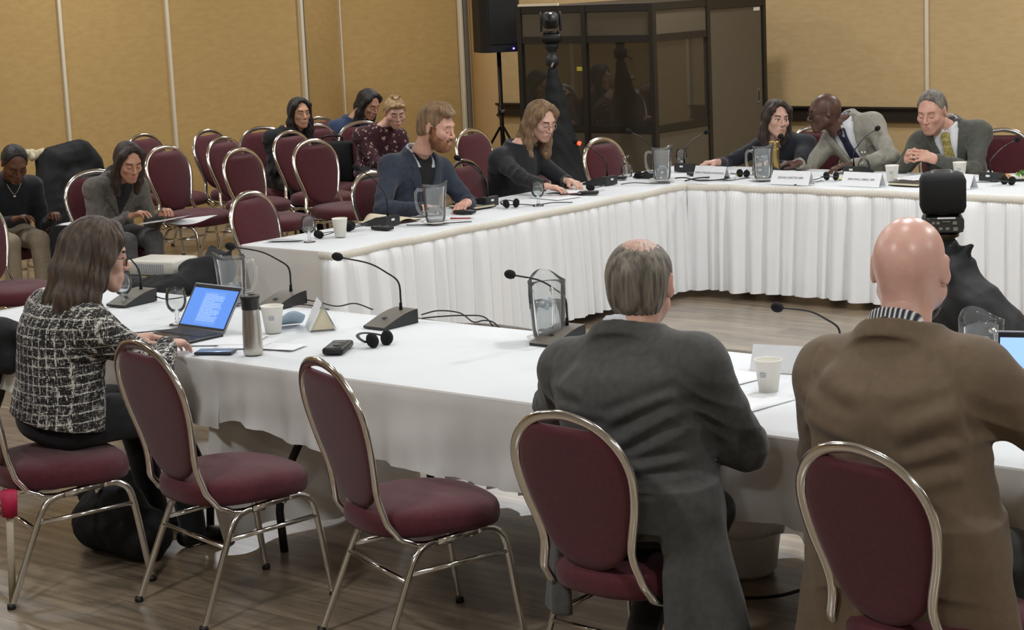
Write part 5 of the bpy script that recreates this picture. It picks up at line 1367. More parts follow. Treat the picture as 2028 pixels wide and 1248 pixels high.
# ---- paper cups
def cup(label, x, y, th, s=1.0, z=TZ, write=True):
    t = thing('paper_cup', label, 'cup', (x, y, z), th, 'white paper cups')
    obj('cup_body', MB().lathe([(.001, .004), (.029, .004), (.029, 0), (.030, 0), (.0425, .098), (.044, .100), (.0445, .102), (.043, .1035), (.0415, .101), (.029, .006), (.001, .006)], 36), M_cup, t)
    if write:
        # small printed block wrapped on the wall: three ruled lines of lettering
        mb = MB()
        for i, (w, z0) in enumerate(((.6, .064), (.66, .058), (.5, .052))):
            for k in range(12):
                if (k*7+i*3) % 5 == 0: continue
                a0 = -PI/2-w/2+w*k/12; a1 = a0+w/15; 
                def P(a, zz): r = .0305+(.0425-.030)*zz/.098+.0003; return (r*math.cos(a), r*math.sin(a), zz)
                mb.add([P(a0, z0), P(a1, z0), P(a1, z0+.003), P(a0, z0+.003)], [(0, 1, 2, 3)])
        obj('printed_lettering', mb, M_inkblue, t)
    t.scale = (s, s, s); return t
cup('white paper cup right of the steel tumbler', 1.455, -5.14, -40, 1.08)
cup('white paper cup between the two men seen from behind', 3.83, -5.15, -5, 1.06)
cup('white paper cup on the left wing table beside a folded headset', -.37, -2.87, 0, 1.0, write=False)
cup('white paper cup in front of the clasped hands of the man with yellow tie', 1.275, .42, -20)
cup('white paper cup right of the hands of the man with yellow tie', 1.60, .70, -20)

# ---- steel and gold tumblers
t = thing('travel_tumbler', 'brushed steel travel tumbler with a black lid at the table edge', 'tumbler', (1.735, -5.515, TZ+.002))
obj('tumbler_body', MB().lathe([(.001, 0), (.036, 0), (.038, .004), (.0385, .03), (.037, .09), (.034, .15), (.0325, .175), (.033, .178)], 40), M_steel, t)
obj('lid', MB().lathe([(.033, .176), (.0345, .180), (.035, .212), (.0375, .216), (.0385, .226), (.037, .231), (.026, .231), (.022, .226), (.001, .226)], 36), mat('smoky_lid', '2b2a28', .35), t)
t = thing('insulated_bottle', 'champagne gold insulated bottle in front of the woman in navy', 'bottle', (.285, .62, TZ))
obj('bottle_body', MB().lathe([(.001, 0), (.033, 0), (.0345, .004), (.0345, .160), (.0335, .166)], 36), M_gold, t)
obj('cap', MB().lathe([(.0325, .1675), (.0335, .170), (.0335, .208), (.031, .214), (.001, .214)], 36), M_gold, t)

# ---- headsets and receivers
def headset(label, x, y, th, tilt=0, z=TZ, s=1.0):
    t = thing('headset', label, 'headset', (x, y, z), th, 'interpretation headsets')
    for q in (-1, 1):
        obj('ear_cup', MB().lathe([(.001, -.012), (.017, -.012), (.0235, -.006), (.024, .004), (.018, .012), (.001, .012)], 20, c=(.028*q, 0, .022), rot=ry(90+12*q)), M_blackm2, t)
    obj('headband', MB().tube([(.045*math.cos(a), .01+.085*math.sin(a), .018+.012*math.sin(a)) for a in [PI*k/12 for k in range(13)]], .006, 8, .0025), M_black, t)
    t.scale = (s, s, s); return t
def receiver(label, x, y, th, z=TZ, s=1.0):
    t = thing('interpretation_receiver', label, 'receiver', (x, y, z), th, 'black interpretation receivers')
    obj('receiver_body', MB().box((0, 0, .011), (.062, .13, .020), bev=.007), M_black, t)
    obj('display', MB().box((0, .03, .0215), (.036, .022, .001)), mat('receiver_display', '6d7470', .3), t)
    obj('button', MB().lathe([(.009, 0), (.009, .003), (.001, .003)], 14, c=(0, -.02, .021)), M_grey, t)
    t.scale = (s, s, s); return t
headset('black headset lying beside the bare-cloth microphone foot', 2.07, -5.16, -80, s=1.25)
receiver('black receiver behind the chair back left of the grey suited man', 1.99, -5.31, -30, s=1.35)
headset('black folded headset beside the goblet at the near end of the left wing', -.45, -2.96, 30, s=.9)
headset('black headset left of the paper-cup-side microphone', -.50, -2.66, 60, s=1.1)
receiver('black receiver against the paper-cup-side microphone', -.34, -2.56, 90, s=1.0)
headset('black headset standing alone between the bearded man and the goblet', -.27, -1.49, -60, s=1.15)
receiver('black receiver with red pen beside it right of the ribbed pitcher', -.36, -1.82, 80, s=1.0)
receiver('black receiver at the fingertips of the woman in glasses', -.22, -.78, 60)
headset('black headset touching the red-lit microphone base', -.34, -.60, 40, s=.95)
receiver('black receiver beside the upturned corner glass', -.56, .0, 70, s=.9)
headset('black headset beside the corner receiver', -.47, .11, 70, s=.9)
receiver('dark receiver tucked behind the first name card', -.16, .34, 110)
headset('black headset left of the second far-table pitcher', .20, .37, 190, s=1.1)
headset('black headset right of the second name card', .86, .38, 170, s=1.15)
receiver('black receiver on the papers of the man in light grey', .98, .52, 120)
headset('black headset lying on the rightmost microphone', 2.03, .48, 200, s=1.15)
receiver('dark receiver at the left side of the rightmost microphone', 1.70, .52, 110)

# ---- name cards and paper
def card(label, x, y, th, w, h, words, size=.018, z=TZ, g='white folded name cards'):
    t = thing('name_card', label, 'name card', (x, y, z), th, g); d = h*.48
    mb = MB().add([(-w/2, -d, 0), (w/2, -d, 0), (w/2, 0, h), (-w/2, 0, h), (-w/2, d, 0), (w/2, d, 0)], [(0, 1, 2, 3), (3, 2, 5, 4)], smooth=False)
    obj('folded_card', mb, M_paper, t, solid=.0012)
    if not words and w < .2: obj('inner_shade_flap', MB().add([(w/2-.02, -d*.9, .002), (w/2-.02, d*.9, .002), (w/2-.02, 0, h*.86)], [(0, 1, 2)], smooth=False), M_paper2, t, solid=.001)  # cream colour on the flap stands for shade inside the tent
    if words:
        a = math.atan2(h, d); M = Matrix.Translation((0, -d*.52-.0015, h*.50)) @ Matrix.Rotation(a, 4, 'X'); text('lettering', words, size, M_ink, t, M)
    return t
card('white name card in front of the papers of the woman in navy', .06, .20, 2, .25, .085, 'SARA E MAUDE-HAMMONDS')
card('white name card between the two far-table headsets', .74, .10, 0, .28, .085, 'DEVAN SMITTE MPP', .021)
card('white name card left of the paper cup of the man with yellow tie', 1.22, .15, 4, .28, .085, 'JEAN-PAUL OBREL MPP', .019)
card('white name card right of the camera head on the far table', 1.80, .26, 12, .26, .085, 'MPP', .018)
t = card('small white paper tent standing open end towards the camera', 1.56, -4.97, 38, .17, .115, '', g='white folded cards on the near table')
card('blank folded card behind the cup between the two men', 3.72, -4.84, 168, .26, .09, '', g='white folded cards on the near table')

def sheet(label, x, y, th, w=.216, d=.279, m=None, z=TZ, curl=0, name='paper_sheet', lines=0, group='loose paper sheets', seed=1):
    t = thing(name, label, 'paper', (x, y, z), th, group) if lines else None
    mb = MB(); rnd = random.Random(seed)
    mb.grid(lambda u, v: ((u-.5)*w, (v-.5)*d, .0025+curl*(u*u*.5+.3*math.sin(v*3)*u)), 8, 8)
    o = obj('page' if lines else name, mb, m or M_paper, t, solid=.0008)
    if lines:
        lb = MB()
        for i in range(lines):
            yy = d*.40-d*.8*i/lines; xx = -w*.38
            while xx < w*.34*(1 if i % 5 else .5):
                l = rnd.uniform(.008, .022); lb.add([(xx, yy, .0036), (xx+l, yy, .0036), (xx+l, yy+.0028, .0036), (xx, yy+.0028, .0036)], [(0, 1, 2, 3)]); xx += l+.004
        obj('printed_lines', lb, M_ink, t); return t
    o.location = (x, y, z); o.rotation_euler = (0, 0, -math.radians(th)); return tag(o, label, 'paper', group)
sheet('sheet under the steel tumbler with a folded corner', 1.56, -5.40, 62, .15, .21)
sheet('small sheet right of the steel tumbler', 1.73, -5.36, 75, .12, .17, z=TZ+.001)
sheet('sheet under the laptop side of the near table', 1.42, -5.36, 60, .216, .279, z=TZ+.0005)
sheet('sheet in front of the cup between the two men', 3.86, -5.33, 8, .2, .26)
sheet('sheet left of the cup between the two men', 3.60, -5.05, 10, .2, .3)
sheet('printed page read by the woman in glasses', -.40, -.72, 95, lines=16, curl=.01)
sheet('white page under the right hand of the woman in glasses', -.33, -.98, 100)
sheet('printed page under the arm of the woman in navy', -.05, .60, 170, lines=14)
sheet('second page beside the highlighter note of the woman in navy', .18, .62, 190, lines=12, z=TZ+.001)
sheet('white page before the man in light grey', .62, .50, 175, lines=10)
sheet('page under the receiver of the man in light grey', .95, .56, 160, m=mat('yellow_paper', 'd9d98a', .7))
sheet('white pages before the man with yellow tie', 1.42, .50, 200, lines=9, z=TZ+.02)
sheet('page at the far right beside the napkin', 1.72, .66, 150)
sheet('white sheet at the near end of the left wing table', -.55, -3.12, 60, .10, .2, curl=.02)
sheet('blue-tinted lined paper leaning beside the paper tent', 1.43, -5.02, 30, .10, .11, m=mat('pale_blue_paper', 'bfd3e2', .7), curl=.09)
o = obj('sticky_note', MB().box((0, 0, .004), (.03, .03, .006)), mat('yellow_note', 'd7e05a', .7)); o.location = (.13, .42, TZ); tag(o, 'small yellow sticky flag on the papers of the woman in navy', 'sticky note')
o = obj('napkin', MB().lathe([(.001, 0), (.022, 0), (.030, .012), (.024, .03), (.012, .042), (.001, .038)], 14, ripple=lambda i, a, z: .25*math.sin(a*3+i)), M_paper); o.location = (1.76, .80, TZ); tag(o, 'crumpled white napkin left of the plate of food', 'napkin')

# notebooks
def notebook(label, x, y, th, w=.15, d=.21, openb=True, m=None):
    t = thing('notebook', label, 'notebook', (x, y, TZ), th)
    obj('cover', MB().box((0, 0, .003), ((w*2+.01) if openb else w, d+.006, .004), bev=.002), m or mat('brown_cover', '5b3a2a', .6), t)
    if openb:
        for q in (-1, 1):
            obj('page_block', MB().grid(lambda u, v: (q*(.002+u*w), (v-.5)*d, .006+.030*math.sin(min(1, u*1.5)*PI)**.7*(1.3 if q > 0 else .35)+.002), 14, 4), M_paper2, t, solid=.003)
    else: obj('page_block', MB().box((.002, 0, .012), (w-.01, d-.004, .014), bev=.001), M_paper2, t); obj('cover', MB().box((0, 0, .0205), (w, d+.006, .003), bev=.001), m or M_black, t)
    return t
notebook('open cream-paged notebook in front of the bearded man', -.55, -2.28, 100)
notebook('closed black notebook with paper edges before the man with yellow tie', 1.47, .28, 96, openb=False, m=M_black)
notebook('closed black folder right of the bearded man', -.52, -1.56, 98, .17, .24, openb=False, m=M_black)

def pen(label, x, y, th, m, L=.14, z=TZ):
    t = thing('pen', label, 'pen', (x, y, z+.005), th, 'pens on the tables')
    obj('barrel', MB().tube([(0, -L/2, 0), (0, L/2-.02, 0)], .0045, 10), m, t); obj('tip', MB().tube([(0, L/2-.02, 0), (0, L/2, 0)], [.0042, .001], 10), M_steel, t); obj('clip', MB().box((0, -L/2+.02, .0055), (.002, .035, .002)), M_steel, t)
pen('red pen right of the ribbed pitcher', -.20, -2.03, 60, mat('red_plastic', '9c2330', .35))
pen('dark red pen in the fingers of the woman in glasses', -.27, -.90, 40, mat('maroon_plastic', '4a1828', .35), z=TZ+.01)
pen('black pen behind the gold bottle', .42, .60, 60, M_black)
pen('white pen on the page at the left of the second pitcher', .18, .24, 110, M_paper, z=TZ+.002)
pen('black pen beside the rightmost name card', 1.58, .50, 120, M_black)

# plate of food
t = thing('dinner_plate', 'white dinner plate at the right end of the far table', 'plate', (1.95, .66+.1, TZ))
obj('plate_body', MB().lathe([(.001, .004), (.08, .004), (.10, .010), (.135, .020), (.136, .022), (.10, .0135), (.08, .008), (.001, .008)], 40), M_china, t)
rnd = random.Random(5); mb = MB()
for i in range(16):
    a = rnd.uniform(0, 6.28); r = rnd.uniform(0, .045); c = Vector((.03+r*math.cos(a), .01+r*math.sin(a), .012)); d = Vector((rnd.uniform(-.03, .03), rnd.uniform(-.03, .03), rnd.uniform(.02, .055)))
    s_ = Vector((d.y, -d.x, .004)).normalized()*.014; mb.add([c, c+d*.5+s_, c+d, c+d*.5-s_], [(0, 1, 2, 3)])
o = obj('salad_greens', mb, mat('salad_green', '4f7a35', .6, col2='7c9c52', cscale=40)); o.location = (1.96, .76, TZ+.004); tag(o, 'green salad leaves heaped on the dinner plate', 'salad', kind='stuff')
o = obj('pasta_salad', MB().lathe([(.001, .030), (.02, .028), (.038, .018), (.045, .006), (.001, .006)], 20, ripple=lambda i, a, z: .15*math.sin(a*5+i*2)), mat('orange_food', 'b5653a', .6, col2='d9a06a', cscale=70)); o.location = (1.885, .73, TZ+.006); tag(o, 'orange-brown food portion beside the salad on the plate', 'food')

# phone
t = thing('smartphone', 'smartphone lying at the table edge left of the steel tumbler', 'phone', (1.575, -5.565, TZ), 62)
obj('phone_body', MB().box((0, 0, .006), (.076, .155, .010), bev=.006), mat('phone_case', '2b3340', .4), t)
obj('screen', MB().box((0, 0, .0115), (.068, .145, .001), bev=.0004), mat('phone_screen', '8fa0b5', .15), t)

# ---- laptops
def laptop(label, x, y, th, w, d, tilt, screen_col, s=1.0, strength=1.0):
    t = thing('laptop', label, 'laptop', (x, y, TZ), th)     # hinge at origin, keyboard towards -Y
    b = obj('laptop_base', MB().box((0, -d/2, .009), (w, d, .015), bev=.006), mat('laptop_black', '1b1b1e', .35), t)
    mb = MB()
    for r in range(5):
        for c in range(13): mb.box((-w*.44+w*.88*(c+.5)/13, -d*.12-d*.42*r/5, .0175), (w*.055, d*.062, .0025), bev=.0008)
    obj('keyboard', mb, mat('key_caps', '3b3a3a', .5), b)
    obj('touchpad', MB().box((0, -d*.79, .0168), (w*.34, d*.28, .0008)), mat('touchpad', '2a2a2d', .25), b)
    a = math.radians(tilt); M = Matrix.Translation((0, .0, .014)) @ Matrix.Rotation(-a, 4, 'X')
    def T(x_, z_, y_=0): return M @ Vector((x_, y_, z_))
    hgt = d*.98; lid = MB().box(M @ Vector((0, .003, hgt/2)), (w, .006, hgt), rot=Matrix.Rotation(-a, 4, 'X'), bev=.003); L = obj('laptop_lid', lid, mat('lid_silver', '8b8f96', .35, .6), t)
    sb = MB().add([T(-w/2+.006, .010, -.0008), T(w/2-.006, .010, -.0008), T(w/2-.006, hgt-.006, -.0008), T(-w/2+.006, hgt-.006, -.0008)], [(0, 1, 2, 3)], smooth=False); obj('screen_bezel', sb, M_black, L)
    sb = MB().add([T(-w/2+.012, .020, -.0014), T(w/2-.012, .020, -.0014), T(w/2-.012, hgt-.022, -.0014), T(-w/2+.012, hgt-.022, -.0014)], [(0, 1, 2, 3)], smooth=False); obj('screen', sb, emit('screen_blue', screen_col, strength), L)
    pg = MB().add([T(-w*.20, .028, -.0018), T(w*.24, .028, -.0018), T(w*.24, hgt-.035, -.0018), T(-w*.20, hgt-.035, -.0018)], [(0, 1, 2, 3)], smooth=False); obj('document', pg, emit('document_blue', '5f8cd8', strength*.9), L)
    rnd = random.Random(3); lb = MB()
    for i in range(20):
        zz = hgt-.048-(hgt-.085)*i/20; xx = -w*.17; e = w*.21 if i % 5 else w*.05
        while xx < e:
            l = rnd.uniform(.006, .018); lb.add([T(xx, zz, -.0022), T(xx+l, zz, -.0022), T(xx+l, zz+.0022, -.0022), T(xx, zz+.0022, -.0022)], [(0, 1, 2, 3)]); xx += l+.003
    obj('document_text', lb, emit('text_pale_blue', 'a9c2ee', strength), L)
    return t
laptop('open laptop with a blue document on its screen typed on by the woman in tweed', 1.20, -5.31, 2, .30, .215, 34, '4f7fd0', strength=.85)
laptop('second laptop with a pale blue screen cut by the right picture edge', 4.72, -4.94, -20, .33, .23, 18, '8fb4e8', strength=.95)

# ---- white device on a coat heaped on a chair, beyond the near table
t = thing('equipment_case', 'black equipment case under the heaped coat, nearly hidden', 'case', (-.98, -3.64, 0)); obj('case_body', MB().box((0, 0, .23), (.5, .44, .42), bev=.02), M_black, t)
for q in (-1, 1): obj('caster', MB().lathe([(.001, -.012), (.02, -.012), (.02, .012), (.001, .012)], 12, c=(.2*q, 0, .02), rot=rx(90)), M_greyside, t)
def lump(name, label, cat, c, fn, m, half, h=.012, wr=.012, seed=2, smooth=1, freq=16, group=None):
    c = V3(c); G = SDF(c-V3(half), c+V3(half), h); fn(G, c); V, F = G.mesh(smooth); N = vnormals(V, F)
    V = V+N*(wr*(wrinkle(V, seed, freq)+.5*wrinkle(V, seed+5, freq*2.2)))[:, None]
    o = npobj(name, V-c*V3(1, 1, 0), F, m); o.location = (c[0], c[1], 0); return tag(o, label, cat, group)
M_coat = mat('black_coat', '0c0d0f', .8, bump=.5, bscale=60)
def f(G, c):
    G.bx(c+V3(0, 0, .03), (.28, .26, .05), None, .05, k=.0); G.rc(c+V3(-.25, -.2, .06), c+V3(.26, -.16, .07), .06, .07, k=.06); G.rc(c+V3(.22, -.15, .08), c+V3(.28, .18, .10), .075, .07, k=.06)
    G.rc(c+V3(.20, .05, .12), c+V3(.22, .22, .16), .09, .07, k=.06); G.rc(c+V3(.24, .16, .14), c+V3(.12, .26, .22), .07, .03, k=.05); G.rc(c+V3(.26, .20, .16), c+V3(.30, .24, .24), .05, .02, k=.04); G.rc(c+V3(-.2, -.22, .02), c+V3(.24, -.24, .02), .08, .09, k=.06); G.rc(c+V3(.28, .05, .0), c+V3(.33, -.05, -.25), .06, .04, k=.06)
lump('winter_coat', 'black coat heaped on a chair beyond the near table under the white device', 'coat', (-.98, -3.64, .50), f, M_coat, (.5, .46, .4), wr=.016)
t = thing('white_device', 'white vented device lying on the heaped black coat', 'device', (-1.08, -3.56, .60), -14)
M_dev = mat('white_plastic', 'd3d0c6', .45)
obj('device_body', MB().box((0, 0, .045), (.32, .24, .085), bev=.012), M_dev, t)
gr = MB()
for i in range(13): gr.box((-.08+.014*i, -.1205, .045), (.007, .002, .05))
obj('vent_grille', gr, mat('grey_vent', '9a99a3', .6), t)
obj('port_panel', MB().box((.1605, .0, .045), (.002, .1, .04)), M_grey, t)
cable('white cable leaving the white device', [(-.915, -3.50, .66), (-.86, -3.48, .68), (-.80, -3.48, .67), (-.74, -3.5, .64)], .006, M_dev, group=None)

# coat on a wall-side chair with a pale hat; black bag on the floor chair
chair(-4.25, -1.52, 100, 'burgundy chair by the partition with a black coat hung over its back')
def f(G, c):
    G.bx(c+V3(-.22, 0, .10), (.11, .26, .42), None, .10, k=0); G.rc(c+V3(-.22, -.16, .44), c+V3(-.22, .12, .50), .10, .085, k=.06)
    G.rc(c+V3(-.16, -.24, .30), c+V3(-.05, -.34, -.30), .10, .13, k=.08); G.rc(c+V3(-.18, .18, .36), c+V3(-.08, .30, -.25), .09, .10, k=.08); G.rc(c+V3(-.12, 0, .2), c+V3(.0, -.1, -.25), .14, .16, k=.1)
lump('winter_coat', 'black coat hung over a chair between the two women by the partition', 'coat', (-4.22, -1.54, .50), f, M_coat, (.62, .62, .72), h=.014, wr=.014, seed=7, freq=12)
def f(G, c):
    for i in range(7): G.el(c+V3(.02*math.sin(i*2), -.07+.025*i, .015*math.cos(i*3)), (.035, .028, .03), k=.015)
lump('knitted_hat', 'pale fluffy hat lying on the shoulder of the hung black coat', 'hat', (-4.48, -1.80, 1.0), f, mat('cream_wool', 'c9bd9f', .95, bump=.8, bscale=200), (.14, .16, .1), h=.006, wr=.004, seed=3, freq=60)
t = thing('laptop_bag', 'flat black bag on a chair beside the woman with maroon floral blouse', 'bag', (-4.28, 1.06, .49), 50)
obj('bag_body', MB().box((0, 0, .17), (.10, .34, .34), bev=.03), M_coat, t); obj('handle', MB().tube([(0, -.08, .33), (0, -.07, .38), (0, .07, .38), (0, .08, .33)], .008, 8, smoothpath=4), M_black, t)
chair(-4.22, 1.04, 100, 'burgundy chair under the flat black bag')
# people chairs behind
for (x, y, th, lab) in [(-3.92, -2.56, 108, 'burgundy chair under the woman in khaki trousers'), (-3.02, -2.33, 112, 'burgundy chair under the woman reading papers'),
                        (-4.56, .70, 108, 'burgundy chair under the woman in black by the partition'), (-4.80, 1.66, 100, 'burgundy chair under the woman in blue'), (-4.02, 1.28, 118, 'burgundy chair under the woman in the floral blouse'),
                        (-.04, 1.46, 178, 'burgundy chair under the woman in navy'), (1.0, 1.43, 184, 'burgundy chair under the man in light grey, its back showing at his elbow'), (1.40, 1.48, 176, 'burgundy chair under the man with yellow tie')]:
    chair(x, y, th, lab)

# papers on laps
def lapsheet(label, x, y, z, th, pitch, w, d, curl, seed):
    mb = MB(); mb.grid(lambda u, v: ((u-.5)*w, (v-.5)*d, curl*math.sin(u*3+v*2)), 8, 6); o = obj('paper_sheet', mb, M_paper, solid=.001); o.location = (x, y, z); o.rotation_euler = (math.radians(pitch), 0, -math.radians(th)); return tag(o, label, 'paper', 'papers on the laps')
lapsheet('white sheet on the lap of the woman in khaki trousers', -3.36, -2.36, .625, 80, 8, .2, .2, .008, 1)
lapsheet('top loose page on the lap of the woman in the grey blazer', -2.55, -2.28, .665, 105, 10, .30, .24, .010, 2)
lapsheet('lower loose page sliding off the lap of the woman in the grey blazer', -2.46, -2.12, .65, 85, 5, .26, .22, .014, 3)

# ---- pan-tilt cameras on draped tripods
def drape(G, c, top, bot, h0, lean=(0, 0)):
    n = 10
    for i in range(n):
        u0, u1 = i/n, (i+1)/n; G.rc(c+V3(lean[0]*u0, lean[1]*u0, h0*(1-u0)), c+V3(lean[0]*u1, lean[1]*u1, h0*(1-u1)), top+(bot-top)*u0**1.1, top+(bot-top)*u1**1.1, k=.03)
def ptz(label, x, y, z, th, front, s=1.0):
    t = thing('robotic_camera', label, 'camera', (x, y, z), th)
    obj('camera_base', MB().box((0, 0, .035), (.16, .16, .07), bev=.02), M_black, t)
    obj('yoke_plate', MB().lathe([(.001, .07), (.06, .07), (.065, .078), (.06, .088), (.001, .088)], 28), M_black, t)
    if not front:
        obj('yoke_shell', MB().box((0, -.01, .155), (.178, .14, .165), bev=.030), M_blackm, t)
    for q in ((-1, 1) if front else ()): obj('yoke_arm', MB().box((.078*q, 0, .165), (.020, .085, .155), bev=.010), M_greyside, t)
    hd = obj('camera_head', MB().box((0, .01, .175 if front else .178), (.13, .15, .13), bev=.035), M_greyside if front else M_black, t)
    obj('lens', MB().lathe([(.001, .006), (.030, .006), (.034, .0), (.046, .0), (.048, -.02), (.040, -.03)], 28, c=(0, .088, .172), rot=rx(-90)), M_black, hd)
    obj('status_light', MB().box((.0, .083, .232), (.02, .006, .008)), emit('camera_lamp', 'fff6dd', 1.5) if front else M_greyside, hd)
    if not front:
        pp = obj('port_panel', MB().box((0.01, -.0815, .035), (.13, .003, .055)), mat('port_panel_grey', '2c2b28', .5), t); mb = MB()
        for i, (px_, pz_, w_, h_) in enumerate([(-.04, .045, .012, .010), (-.022, .045, .012, .010), (-.038, .025, .010, .010), (-.012, .022, .014, .010), (.014, .022, .014, .010), (.042, .044, .016, .012), (.045, .020, .018, .014), (.01, .050, .03, .003)]): mb.box((px_, -.0835, pz_), (w_, .003, h_))
        obj('port', mb, mat('port_metal', '8b877c', .4, .5), pp)
        obj('label_strip', MB().box((.01, -.0835, .0635), (.07, .002, .006)), M_paper, pp)
    t.scale = (s, s, s); return t
M_drape = mat('black_drape', '101112', .85, bump=.4, bscale=40)
ptz('black robotic camera on a draped tripod before the interpretation booth', -2.94, 2.36, 1.56, 140, True, 1.05)
def f(G, c): drape(G, c, .05, .30, 1.32, (.12, -.05)); G.rc(c+V3(.1, -.05, .5), c+V3(.42, -.1, .02), .10, .10, k=.1); G.bx(c+V3(0, 0, -.4), (.9, .9, .405), None, .001, mode='sub')
lump('tripod_drape', 'black cloth draped over the tripod before the interpretation booth', 'drape', (-2.94, 2.36, 0), f, M_drape, (.66, .66, 1.5), h=.018, wr=.012, seed=11, freq=12)
for zz, r_, m_ in ((1.30, .045, M_greyside), (1.40, .06, M_blackmetal), (1.48, .05, M_grey)): pass
t = thing('camera_tripod', 'tripod head between the drape and the robotic camera before the booth', 'tripod', (-2.94, 2.36, 0))
obj('centre_column', MB().tube([(0, 0, .2), (0, 0, 1.50)], .025, 12), M_blackmetal, t)
obj('tripod_head', MB().lathe([(.03, 1.36), (.055, 1.38), (.058, 1.44), (.035, 1.46), (.04, 1.50), (.06, 1.515), (.06, 1.555), (.001, 1.558)], 20), M_greyside, t)
obj('pan_handle', MB().tube([(.03, -.02, 1.40), (.06, -.09, 1.36)], .010, 8), M_grey, t)
for k in range(3): a = k*2.094+.4; obj('leg', MB().tube([(0, 0, 1.25), (.40*math.cos(a), .40*math.sin(a), 0)], .014, 8), M_blackmetal, t)
ptz('black robotic camera seen from behind above the bald man, ports showing', 3.37, -3.0, .985, -30, False, 1.08)
def f(G, c):
    drape(G, c, .05, .22, .93, (.12, 0)); G.rc(c+V3(.05, .0, .80), c+V3(.36, .0, .32), .09, .16, k=.08); G.rc(c+V3(.1, 0, .6), c+V3(.4, .1, .05), .16, .2, k=.1); G.rc(c+V3(.06, -.02, .88), c+V3(.12, -.01, .93), .04, .03, k=.03); G.bx(c+V3(0, 0, -.4), (.9, .9, .405), None, .001, mode='sub')
lump('tripod_drape', 'black puffy cloth covering the tripod inside the square beside the bald head', 'drape', (3.39, -3.0, 0), f, mat('black_quilted_cloth', '0e0f11', .7, bump=.4, bscale=30), (.75, .6, 1.05), h=.013, wr=.022, seed=12, freq=13)
t = thing('camera_tripod', 'tripod head under the robotic camera above the bald man', 'tripod', (3.38, -3.0, 0))
obj('tripod_head', MB().lathe([(.03, .86), (.05, .88), (.05, .93), (.03, .95), (.06, .965), (.06, .982), (.001, .983)], 20), mat('bronze_head', '3b3226', .4, .5), t)
for k in range(3): a = k*2.094+.2; obj('leg', MB().tube([(0, 0, .9), (.33*math.cos(a), .33*math.sin(a), 0)], .014, 8), M_blackmetal, t)
cable('orange lead hanging from the ports of the near robotic camera', [(3.36, -3.09, 1.005), (3.375, -3.13, .97), (3.38, -3.11, .90), (3.385, -3.07, .86)], .004, mat('orange_lead', 'c98a4a', .5), None)
cable('white lead hanging from the ports of the near robotic camera', [(3.335, -3.08, 1.005), (3.35, -3.12, .985), (3.365, -3.12, .92), (3.375, -3.07, .86)], .004, M_dev, None)

# ---- loudspeaker on a pole
t = thing('loudspeaker', 'black loudspeaker cabinet on a stand in the corner', 'loudspeaker', (-4.28, 3.28, 1.44), 125)
obj('cabinet', MB().prism([(-.19, -.17), (.19, -.17), (.19, .08), (.14, .18), (-.14, .18), (-.19, .08)], 0, .72), mat('speaker_black', '15151a', .6, bump=.3, bscale=300), t)
obj('grille', MB().box((0, .184, .38), (.26, .012, .62), bev=.005), mat('speaker_grille', '1e1d1c', .7, bump=.9, bscale=500), t)
obj('power_light', MB().box((-.09, .192, .03), (.014, .004, .014)), emit('blue_lamp', '5a4cff', 14), t)
t = thing('speaker_stand', 'black tripod stand carrying the loudspeaker', 'stand', (-4.28, 3.28, 0))
obj('pole', MB().tube([(0, 0, .12), (0, 0, 1.44)], .020, 12), M_blackmetal, t); obj('collar', MB().lathe([(.02, .86), (.032, .87), (.032, .93), (.02, .94)], 16), M_blackmetal, t)
obj('knob', MB().lathe([(.001, -.02), (.016, -.015), (.016, .015), (.001, .02)], 12, c=(.04, -.02, .90), rot=ry(60)), M_grey, t)
for k in range(3): a = k*2.094; obj('leg', MB().tube([(.02*math.cos(a), .02*math.sin(a), .75), (.5*math.cos(a), .5*math.sin(a), .02)], .012, 8), M_blackmetal, t)

# ---- interpretation booth
BX, BY, BX0, BY1, BH = -2.25, 2.84, -3.66, 4.56, 1.85
t = thing('interpretation_booth', 'dark framed interpretation booth with smoked windows against the back wall', 'booth', ((BX+BX0)/2, (BY+BY1)/2, 0)); O = V3((BX+BX0)/2, (BY+BY1)/2, 0)
M_fr = mat('booth_frame', '241f18', .5); M_pan = mat('booth_panel', '5a503f', .8, bump=.3, bscale=150)
M_gl = bpy.data.materials.new('smoked_glass'); M_gl.use_nodes = True; nt = M_gl.node_tree; nt.nodes.remove(nt.nodes['Principled BSDF']); g1 = nt.nodes.new('ShaderNodeBsdfTransparent'); g1.inputs[0].default_value = (.22, .21, .20, 1)
g2 = nt.nodes.new('ShaderNodeBsdfGlossy'); g2.inputs['Roughness'].default_value = .03; g2.inputs[0].default_value = (.8, .8, .8, 1); ms = nt.nodes.new('ShaderNodeMixShader'); fr = nt.nodes.new('ShaderNodeFresnel'); fr.inputs[0].default_value = 1.9
df = nt.nodes.new('ShaderNodeBsdfDiffuse'); df.inputs[0].default_value = rgb('6b6252'); m0 = nt.nodes.new('ShaderNodeMixShader'); m0.inputs[0].default_value = .30; nt.links.new(g1.outputs[0], m0.inputs[1]); nt.links.new(df.outputs[0], m0.inputs[2])
nt.links.new(fr.outputs[0], ms.inputs[0]); nt.links.new(m0.outputs[0], ms.inputs[1]); nt.links.new(g2.outputs[0], ms.inputs[2]); nt.links.new(ms.outputs[0], nt.nodes['Material Output'].inputs[0])
def bb(mb, a, b): a = V3(a)-O; b = V3(b)-O; mb.box(tuple((a+b)/2), tuple(np.abs(b-a))); return mb
fx = [BX0, -2.955, BX]; w = .045
for x in fx: obj('post', bb(MB(), (x-w/2, BY-.02, 0), (x+w/2, BY+.03, BH)), M_fr, t)
fy = [3.66, BY1]
for y in fy: obj('post', bb(MB(), (BX-.03, y-w/2, 0), (BX+.02, y+w/2, BH)), M_fr, t)
zr = [.02, .80, 1.56, BH-.03]
